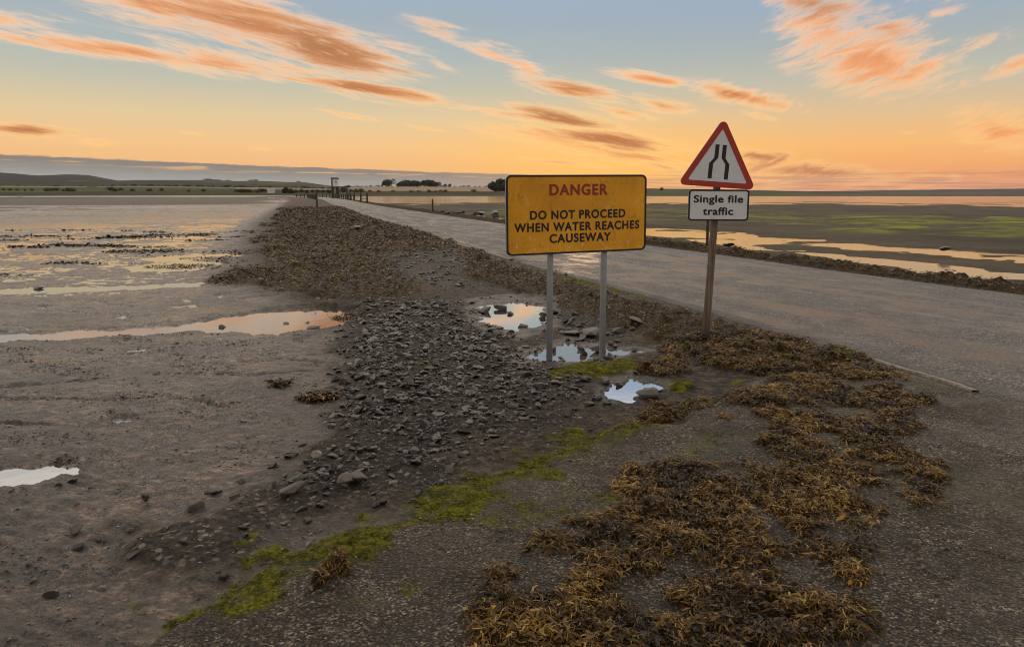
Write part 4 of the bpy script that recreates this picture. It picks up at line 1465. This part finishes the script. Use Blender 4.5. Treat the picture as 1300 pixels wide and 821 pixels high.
# railings at the bridge: uprights and rails
def railing(side, y0, y1, n, h, label, offs):
    E = xL if side < 0 else xR
    ysr = np.linspace(y0, y1, n)
    xs_ = np.array([float(E(q)) + side * offs for q in ysr])
    zb = .05
    root = empty('bridge_railing', (xs_[0], ysr[0], zb))
    tag(root, label, 'railing')
    for i in range(n):
        bm = bmesh.new()
        add_box(bm, (xs_[i] - xs_[0], ysr[i] - ysr[0], h / 2), (.22, .22, h + .3))
        bobj('upright', bm, M_DPOST, root)
    for hh in (.45, .92):
        bm = bmesh.new()
        for i in range(n - 1):
            a = Vector((xs_[i] - xs_[0], ysr[i] - ysr[0], h * hh)); b_ = Vector((xs_[i + 1] - xs_[0], ysr[i + 1] - ysr[0], h * hh))
            add_cyl(bm, a, b_, .06, n=5)
        bobj('rail', bm, M_DPOST, root)
    return root


railing(1, 128, 215, 15, .95, 'dark timber railing along the right side of the distant bridge', .6)
railing(-1, 150, 225, 11, .9, 'dark timber railing along the left side of the distant bridge', .7)
railing(1, 101, 112, 2, 1.3, 'short pair of posts with a rail on the right road edge before the bridge', .5)
for k, yq in enumerate((136, 143, 127)):
    x = float(xR(yq)) + .6
    rt = empty('marker_post', (x, yq, .0)); bm = bmesh.new()
    add_cyl(bm, (0, 0, -.2), (0, 0, 2.1 - .2 * k), .13, .12, n=6)
    bobj('shaft', bm, M_DPOST, rt)
    tag(rt, ['tall dark post rising from the bridge railing right of the hut, the middle one', 'tall dark post rising from the bridge railing closest to the hut', 'dark post at the near end of the right bridge railing'][k], 'post')

# ------------------------------------------------------------------ refuge hut on stilts
M_HUTW = paint('white_hut_boards', (.62, .64, .66, 1), .6, .25, 1.2)
M_HUTD = paint('dark_hut_boards_and_shade', (.03, .03, .034, 1), .7, .3, 1.2)
HD = 186.0
hx = (425.5 - 650) / 900 * HD * CT
root = empty('refuge_hut', (hx, HD, -.1), R(28))
tag(root, 'small white refuge hut with pitched roof on tall timber stilts beside the distant road', 'hut')
for sx_ in (-.65, .65):
    for sy_ in (-.65, .65):
        bm = bmesh.new()
        add_box(bm, (sx_, sy_, 1.5), (.3, .3, 3.2))
        bobj('stilt', bm, M_DPOST, root)
bm = bmesh.new()
for sx_ in (-.65, .65):
    for q in (-1, 1):
        add_cyl(bm, (sx_, -.65 * q, .5), (sx_, .65 * q, 2.8), .06, n=5)
bobj('cross_brace', bm, M_DPOST, root)
bm = bmesh.new(); add_box(bm, (0, 0, 3.05), (1.8, 1.8, .14)); bobj('platform', bm, M_DPOST, root)
bm = bmesh.new(); add_box(bm, (0, 0, 4.1), (1.5, 1.5, 1.9)); bobj('wall', bm, M_HUTW, root, bevel=.02)
bm = bmesh.new(); add_box(bm, (-.765, .0, 4.05), (.04, 1.3, 1.7)); bobj('door_and_shaded_side', bm, M_HUTD, root)  # dark panel: the door, widened to paint in the shade of this side
bm = bmesh.new(); add_box(bm, (.1, -.765, 4.3), (.3, .03, .35)); bobj('window', bm, M_HUTD, root)
bm = bmesh.new()
vs_ = [bm.verts.new(q) for q in ((-.9, -.9, 5.04), (.9, -.9, 5.04), (.9, .9, 5.04), (-.9, .9, 5.04), (-.9, 0, 5.45), (.9, 0, 5.45))]
for f_ in ((0, 1, 5, 4), (2, 3, 4, 5), (0, 4, 3), (1, 2, 5), (3, 2, 1, 0)):
    bm.faces.new([vs_[i] for i in f_])
bobj('roof', bm, M_HUTD, root)
bm = bmesh.new()
for sx_ in (-1, 1):
    add_cyl(bm, (sx_ * .4, .95, 3.1), (sx_ * .4, 3.2, .1), .07, n=5)
for i in range(12):
    f_ = (i + .5) / 12
    add_box(bm, (0, .95 + 2.25 * f_, 3.1 - 3 * f_), (.8, .22, .05))
bobj('staircase', bm, M_HUTW, root)

# ------------------------------------------------------------------ far land
RD = np.array([288, 330, 500, 900, 1600, 2050, 4000, 4700, 6500, 8000.])
XS = np.array([-700, 0, 50, 90, 112, 150, 200, 265, 300, 330, 390, 418, 440, 450, 480, 625, 660, 740, 820, 900, 1000, 1140, 1220, 1300, 2000.])
RID = np.array([237, 237.5, 238, 238, 237.5, 237, 237, 238, 238.5, 238.5, 239.5, 240, 239, 238, 237.4, 237.4, 240, 240.5, 241, 242, 244, 245, 245, 245, 245.])
SKY = np.array([226, 223, 225.5, 224, 224.3, 230, 229, 228.8, 230, 229.6, 231, 235, 236.2, 236.5, 237.8, 238.5, 238.5, 238.5, 238.3, 239.3, 241.6, 243.5, 244, 244, 244.])
FARR = np.array([246] * 20 + [243.5, 241.6, 240.8, 240.4, 240.])
azs = np.radians(np.linspace(-60, 60, 700))
rds = np.concatenate([np.linspace(288, 500, 10)[:-1], np.linspace(500, 1600, 46)[:-1], np.linspace(1600, 2050, 12)[:-1], np.linspace(2050, 4700, 60)[:-1], np.linspace(4700, 8000, 30)])
pxa = 650 + 900 * np.tan(azs) * (1 / CT)
rid, skl, fr_ = np.interp(pxa, XS, RID), np.interp(pxa, XS, SKY), np.interp(pxa, XS, FARR)
yk = np.stack([pxa * 0 + 251.0, pxa * 0 + 249.6, np.interp(pxa, [0, 600, 820, 1300], [246, 246, 247.5, 247.5]), (rid + np.interp(pxa, [0, 600, 820, 1300], [244, 244.5, 246, 246.5])) / 2 + .8, rid, rid + 1.2, skl, skl + 1, fr_, fr_ + 6], 0)
yk[6:8] += 1.3
hz_ = 1.6 + (244 - yk) / 900 * RD[:, None]
RG2, AG2 = np.meshgrid(rds, azs, indexing='ij')
zz = np.zeros(RG2.shape)
for j in range(len(azs)):
    zz[:, j] = np.interp(rds, RD, hz_[:, j])
X2, Y2 = RG2 * np.sin(AG2), RG2 * np.cos(AG2)
zz += fbm(X2, Y2, 260, 3, 120) * np.interp(RG2, [300, 700, 1600, 4000, 8000], [0, .4, 1.0, 3, 3])
zz[0] = -.6
PX2 = np.repeat(pxa[None], len(rds), 0)
tanm = ((PX2 > 442) & (PX2 < 642) & (RG2 > 760) & (RG2 < 1620)).astype(float)
tanm = np.maximum(tanm, ((PX2 > 300) & (PX2 < 420) & (RG2 > 1150) & (RG2 < 1560)) * .8)
tanm = np.maximum(tanm, ((PX2 > -40) & (PX2 < 110) & (RG2 > 1300) & (RG2 < 1560)) * .8)
saltm = sstep(RG2, 470, 330)
i2 = (np.arange(len(rds) - 1)[:, None] * len(azs) + np.arange(len(azs) - 1)[None]).ravel()
M_HILL, t, b = material('far_fields')
P_ = t.add('ShaderNodeNewGeometry').outputs['Position']
v = t.add('ShaderNodeTexVoronoi'); t.put(v.inputs['Vector'], t.mapping(P_, scale=(1, .55, 0), rot=(0, 0, .3))); v.inputs['Scale'].default_value = .0042
vsep = t.add('ShaderNodeSeparateColor'); t.put(vsep.inputs[0], v.outputs['Color'])
fld = t.ramp(vsep.outputs[0], [(0, (.030, .038, .016, 1)), (.3, (.055, .075, .020, 1)), (.5, (.038, .042, .020, 1)), (.68, (.075, .09, .026, 1)), (.82, (.24, .17, .10, 1)), (.92, (.05, .05, .025, 1))], 'CONSTANT')
nf = t.noise(P_, .02, 6, .6)
wood = t.ss(t.noise(P_, .0018, 5, .6), .50, .56)
c = t.mix(t.ss(nf, .3, .7), fld, t.mix(.4, fld, (.03, .035, .02, 1)))
dist = t.add('ShaderNodeVectorMath', operation='LENGTH'); t.put(dist.inputs[0], P_)
hd = t.ss(dist.outputs['Value'], 2000, 2600)
c = t.mix(t.math('MULTIPLY', hd, t.ss(t.noise(P_, .0016, 6, .6), .42, .50)), c, (.022, .028, .026, 1))
c = t.mix(t.ss(dist.outputs['Value'], 4600, 5200), c, (.04, .05, .04, 1))
c = t.mix(t.attr('m_tan'), c, t.mix(nf, (.22, .155, .10, 1), (.34, .25, .16, 1)))
c = t.mix(t.attr('m_salt'), c, t.mix(nf, (.05, .05, .022, 1), (.11, .10, .045, 1)))
t.put(b.inputs['Base Color'], c)
b.inputs['Roughness'].default_value = .95
b.inputs['Specular IOR Level'].default_value = .1
tag(mesh_np('hills', np.stack([X2.ravel(), Y2.ravel(), zz.ravel()], 1), np.stack([i2, i2 + 1, i2 + len(azs) + 1, i2 + len(azs)], 1), M_HILL,
            {'m_tan': tanm.ravel(), 'm_salt': saltm.ravel()}), kind='structure')


def far_z(x, y):
    r = math.hypot(x, y); a = math.atan2(x, y)
    j = int(np.clip(np.interp(a, azs, np.arange(len(azs))), 0, len(azs) - 1))
    return float(np.interp(r, rds, zz[:, j]))


# ------------------------------------------------------------------ trees and hedges
M_LEAF, t, b = material('dark_foliage')
nz = t.noise(t.add('ShaderNodeNewGeometry').outputs['Position'], .5, 4, .6)
t.put(b.inputs['Base Color'], t.ramp(nz, [(.3, (.018, .026, .012, 1)), (.6, (.040, .052, .020, 1)), (.8, (.07, .08, .03, 1))]))
b.inputs['Roughness'].default_value = .8
M_BARK = simple_mat('bark', [(.3, (.03, .022, .016, 1)), (.7, (.09, .07, .05, 1))], 3, .9, 0)


def crown_mesh(seed, w, h, n, low):
    rg = np.random.default_rng(seed)
    nb_ = 14
    cs = rg.normal(size=(nb_, 3)) * [w * .24, w * .24, h * .13] + [0, 0, h * (.52 if not low else .42)]
    rs = rg.uniform(.22, .34, nb_) * min(w, h * 1.2)
    k = rg.integers(0, nb_, n)
    d = rg.normal(size=(n, 3)); d /= np.linalg.norm(d, axis=1)[:, None]
    p = cs[k] + d * (rs[k] * rg.uniform(.5, 1.1, n) ** .5)[:, None]
    p[:, 2] = np.maximum(p[:, 2], h * (.02 if low else .08))
    sz = rg.uniform(.03, .06, n)[:, None] * h
    u = rg.normal(size=(n, 3)); u /= np.linalg.norm(u, axis=1)[:, None]
    w_ = np.cross(u, rg.normal(size=(n, 3))); w_ /= np.linalg.norm(w_, axis=1)[:, None]
    V = np.stack([p - u * sz - w_ * sz, p + u * sz - w_ * sz * .6, p + u * sz * .7 + w_ * sz, p - u * sz + w_ * sz * .8], 1).reshape(-1, 3)
    F = np.arange(n * 4).reshape(n, 4)
    me = mesh_np('crown', V, F, M_LEAF, smooth=False)
    m_ = me.data
    bpy.data.objects.remove(me)
    return m_


PROTO = {}
for kind, (w, h, n, low) in {'broad': (11, 10, 1500, False), 'tall': (8, 12, 1300, False), 'bush': (7, 4.4, 500, True), 'round': (6, 5, 500, True)}.items():
    for s_ in range(3):
        bm = bmesh.new()
        add_cyl(bm, (0, 0, -.6), (0, 0, h * .5), .045 * h if not low else .03 * h, .02 * h, n=7)
        for q in range(4):
            a = q * 1.6 + s_
            add_cyl(bm, (0, 0, h * .28), (math.cos(a) * w * .2, math.sin(a) * w * .2, h * .6), .016 * h, .007 * h, n=5)
        me = bpy.data.meshes.new('trunk'); bm.to_mesh(me); bm.free(); me.materials.append(M_BARK)
        PROTO[kind, s_] = (crown_mesh(hash_ := (s_ * 7 + len(kind) * 31 + ord(kind[0])), w, h, n, low), me, h)


def tree(px, dist, hpx, kind, label, group=None, wide=1.0, cat=None):
    x = (px - 650) / 900 * dist * CT
    y = dist
    z = far_z(x, y) if dist > 290 else 0
    cm_, tm, h0 = PROTO[kind, random.randrange(3)]
    s_ = hpx / 900 * dist / h0
    nm = 'tree' if kind in ('broad', 'tall') else 'bush'
    root = empty(nm, (x, y, z - .1), random.uniform(0, 6.28))
    root.scale = (s_ * wide, s_ * wide, s_)
    tag(root, label, cat or nm, group)
    for n_, m_ in (('crown', cm_), ('trunk', tm)):
        o = bpy.data.objects.new(n_, m_); COL.objects.link(o); o.parent = root


ridge = [(489, 7.5, 'tall'), (494, 9, 'broad'), (508, 6, 'broad'), (513, 8, 'broad'), (519, 9.5, 'broad'), (525, 9, 'broad'), (531, 8, 'broad'), (537, 8.5, 'tall'), (543, 8.5, 'broad'), (549, 9.5, 'broad'), (555, 6, 'broad'), (565, 4.5, 'round'), (571, 5, 'round'), (560, 3, 'bush')]
for px, h_, kd in ridge:
    lb = {489: 'dark tree at the left end of the clump on the ridge behind the tan field', 571: 'low round tree at the right end of the ridge clump behind the tan field'}.get(px, 'dark tree in the clump on the ridge behind the tan field')
    tree(px, 1640 + random.uniform(-25, 25), h_, kd, lb, None if px in (489, 571) else 'trees on the ridge behind the tan field', 1.0)
for px in np.arange(440, 628, 6.5):
    tree(px + random.uniform(-2, 2), 1610 + random.uniform(-10, 10), random.uniform(1.2, 2.4), 'bush', 'low bush in the hedge along the top of the tan field', 'bushes in the ridge hedge', 1.6)
for i, (px, h_) in enumerate(((627, 11), (631, 13.5), (636, 14.5), (641, 15), (648, 14), (655, 13), (662, 11))):
    tree(px, 700 + i * 9, h_, 'broad', 'large dark tree in the dense clump beside the left edge of the yellow board', 'trees beside the yellow board', .9)
for i, (px, h_) in enumerate(((436, 7), (445, 4), (452, 5), (459, 5.5), (470, 3), (481, 3.2), (499, 2.6), (523, 3), (532, 2.6), (545, 4), (552, 2.6), (560, 3), (565, 3.8), (602, 4.5))):
    tree(px, 640 + random.uniform(-30, 30), h_, 'round' if h_ > 3 else 'bush', {436: 'tallest dark bush just right of the hut on stilts', 602: 'lone dark bush at the foot of the tan field near the board'}.get(px, 'dark bush in the row at the foot of the tan field'),
         None if px in (436, 602) else 'bushes along the foot of the tan field', 1.3)
for px in (305, 311, 318, 326, 333, 339, 369, 376, 383, 390, 397, 404, 411, 417):
    tree(px, 560 + random.uniform(-40, 60), random.uniform(4, 6), random.choice(['round', 'broad', 'round']), 'dark bush along the shore between the far farm and the hut', 'shore bushes left of the hut', 1.2)
for px, h_ in ((5, 3), (13, 3.5), (22, 3), (60, 5), (66, 4.5), (72, 5), (80, 3.5), (86, 5.5), (92, 5), (140, 6), (146, 5), (153, 4), (168, 4), (190, 4.5), (206, 4), (300, 4), (309, 5), (315, 4.5), (41, 3), (32, 2.5), (258, 4), (240, 3)):
    tree(px, 620 + random.uniform(-40, 60), h_, 'round', 'dark bush on the green shore fields at the far left', 'bushes on the far left shore', 1.3)
for i in range(60):
    px = -30 + i * 8 + random.uniform(-3, 3)
    tree(px, 1650 + random.uniform(0, 40), random.uniform(1.5, 3.4), random.choice(['bush', 'round', 'broad']), 'small tree in the hedgerow below the left hills', 'hedgerow trees below the left hills', 1.7)
for px, h_ in ((52, 3), (265, 4), (278, 3), (290, 2.5), (318, 3), (380, 2.5), (324, 3.5), (270, 3)):
    tree(px, 3960, h_ * .7, 'bush', 'tree standing on the skyline of the left hills', 'trees on the left skyline', 2.2)
tree(840, 1500, 4, 'round', 'small dark bush on the low ground between the board and the triangle', None, 1.4)
tree(363, 540, 7, 'broad', 'tree beside the white farmhouse beyond the flats', None, 1.1)

# far white farmhouse
fx, fy = (347 - 650) / 900 * 545, 545
root = empty('farmhouse', (fx, fy, far_z(fx, fy)), .3)
tag(root, 'small white farmhouse with grey roof beyond the flats left of the hut', 'house')
bm = bmesh.new(); add_box(bm, (0, 0, 1.1), (5.5, 4, 2.2)); bobj('wall', bm, M_HUTW, root)
bm = bmesh.new()
vs_ = [bm.verts.new(q) for q in ((-3, -2.2, 2.2), (3, -2.2, 2.2), (3, 2.2, 2.2), (-3, 2.2, 2.2), (-3, 0, 3.6), (3, 0, 3.6))]
for f_ in ((0, 1, 5, 4), (2, 3, 4, 5), (0, 4, 3), (1, 2, 5), (3, 2, 1, 0)):
    bm.faces.new([vs_[i] for i in f_])
bobj('roof', bm, M_BACK, root)
# ------------------------------------------------------------------ one label per thing, by its place in its row or beside a landmark
ORD = ['', 'second', 'third', 'fourth', 'fifth', 'sixth', 'seventh', 'eighth', 'ninth', 'tenth', 'eleventh', 'twelfth', 'thirteenth', 'fourteenth', 'fifteenth', 'sixteenth']


def pix(o):
    q = o.location - Vector((0, 0, CAM_H))
    return CX + F_PX * q.x / (q.y * CT - q.z * ST)


ROWS = {'trees on the ridge behind the tan field': 'dark tree in the ridge clump behind the tan field',
        'trees beside the yellow board': 'large dark tree beside the yellow board',
        'bushes along the foot of the tan field': 'dark bush at the foot of the tan field',
        'shore bushes left of the hut': 'dark shore bush between farmhouse and hut',
        'bushes on the far left shore': 'dark bush on the green far left shore',
        'trees on the left skyline': 'tree on the skyline of the left hills',
        'hedgerow trees below the left hills': 'small hedgerow tree below the left hills',
        'bushes in the ridge hedge': 'low hedge bush topping the tan field',
        'weedy stones beyond the far road edge': 'dark weedy stone in the loose row beyond the road'}
for g_, base in ROWS.items():
    row = sorted([o for o in COL.objects if o.get('group') == g_ and o.parent is None], key=pix)
    n = len(row)
    for i, o in enumerate(row):
        j, side = (i, 'left') if i < n / 2 else (n - 1 - i, 'right')
        if j < len(ORD):
            o['label'] = base + ', ' + (side + 'most' if j == 0 else ORD[j] + ' from the ' + side)

ANCH = {'stones half sunk in the near mud': [((246, 652), 'the pale boulder'), ((97, 680), 'the lone brown stone'), ((185, 640), 'the small black pointed stone'), ((275, 632), 'the black pyramid stone'), ((60, 600), 'the small blue pool')],
        'loose stones around the sign posts': [((698, 456), 'the left grey post'), ((767, 452), 'the right grey post'), ((897, 430), 'the wooden post'), ((650, 402), 'the peach puddle'), ((800, 495), 'the nearest puddle')]}
for g_, an in ANCH.items():
    buckets = {}
    for o in [o for o in COL.objects if o.get('group') == g_]:
        x, y = o.location.x, o.location.y
        best = min(an, key=lambda a: math.dist(G(*a[0]), (x, y)))
        ax, ay = G(*best[0])
        rel = ('right of' if x > ax else 'left of') if abs(x - ax) > abs(y - ay) else ('behind' if y > ay else 'in front of')
        buckets.setdefault((best[1], rel), []).append((math.dist((ax, ay), (x, y)), o))
    for (nm, rel), lst in buckets.items():
        lst.sort(key=lambda q: q[0])
        for i, (_, o) in enumerate(lst):
            if i < len(ORD):
                kind = 'dark sunk stone' if 'mud' in g_ else 'dark wet stone'
                o['label'] = f"{kind} {rel} {nm}, {'closest to it' if i == 0 else ORD[i] + ' closest to it'}"
# ------------------------------------------------------------------ thin evening haze over the flats
hm = bpy.data.materials.new('haze_air')
hm.use_nodes = True
hn = hm.node_tree
hn.nodes.clear()
ho = hn.nodes.new('ShaderNodeOutputMaterial')
hv = hn.nodes.new('ShaderNodeVolumePrincipled')
hv.inputs['Density'].default_value = 2.2e-5
hv.inputs['Color'].default_value = (.80, .85, .95, 1)
hv.inputs['Anisotropy'].default_value = .3
hn.links.new(hv.outputs[0], ho.inputs['Volume'])
bm = bmesh.new()
add_box(bm, (0, 0, 79.2), (21000, 21000, 162))
tag(bobj('haze', bm, hm), kind='stuff')
print('stones', nst)
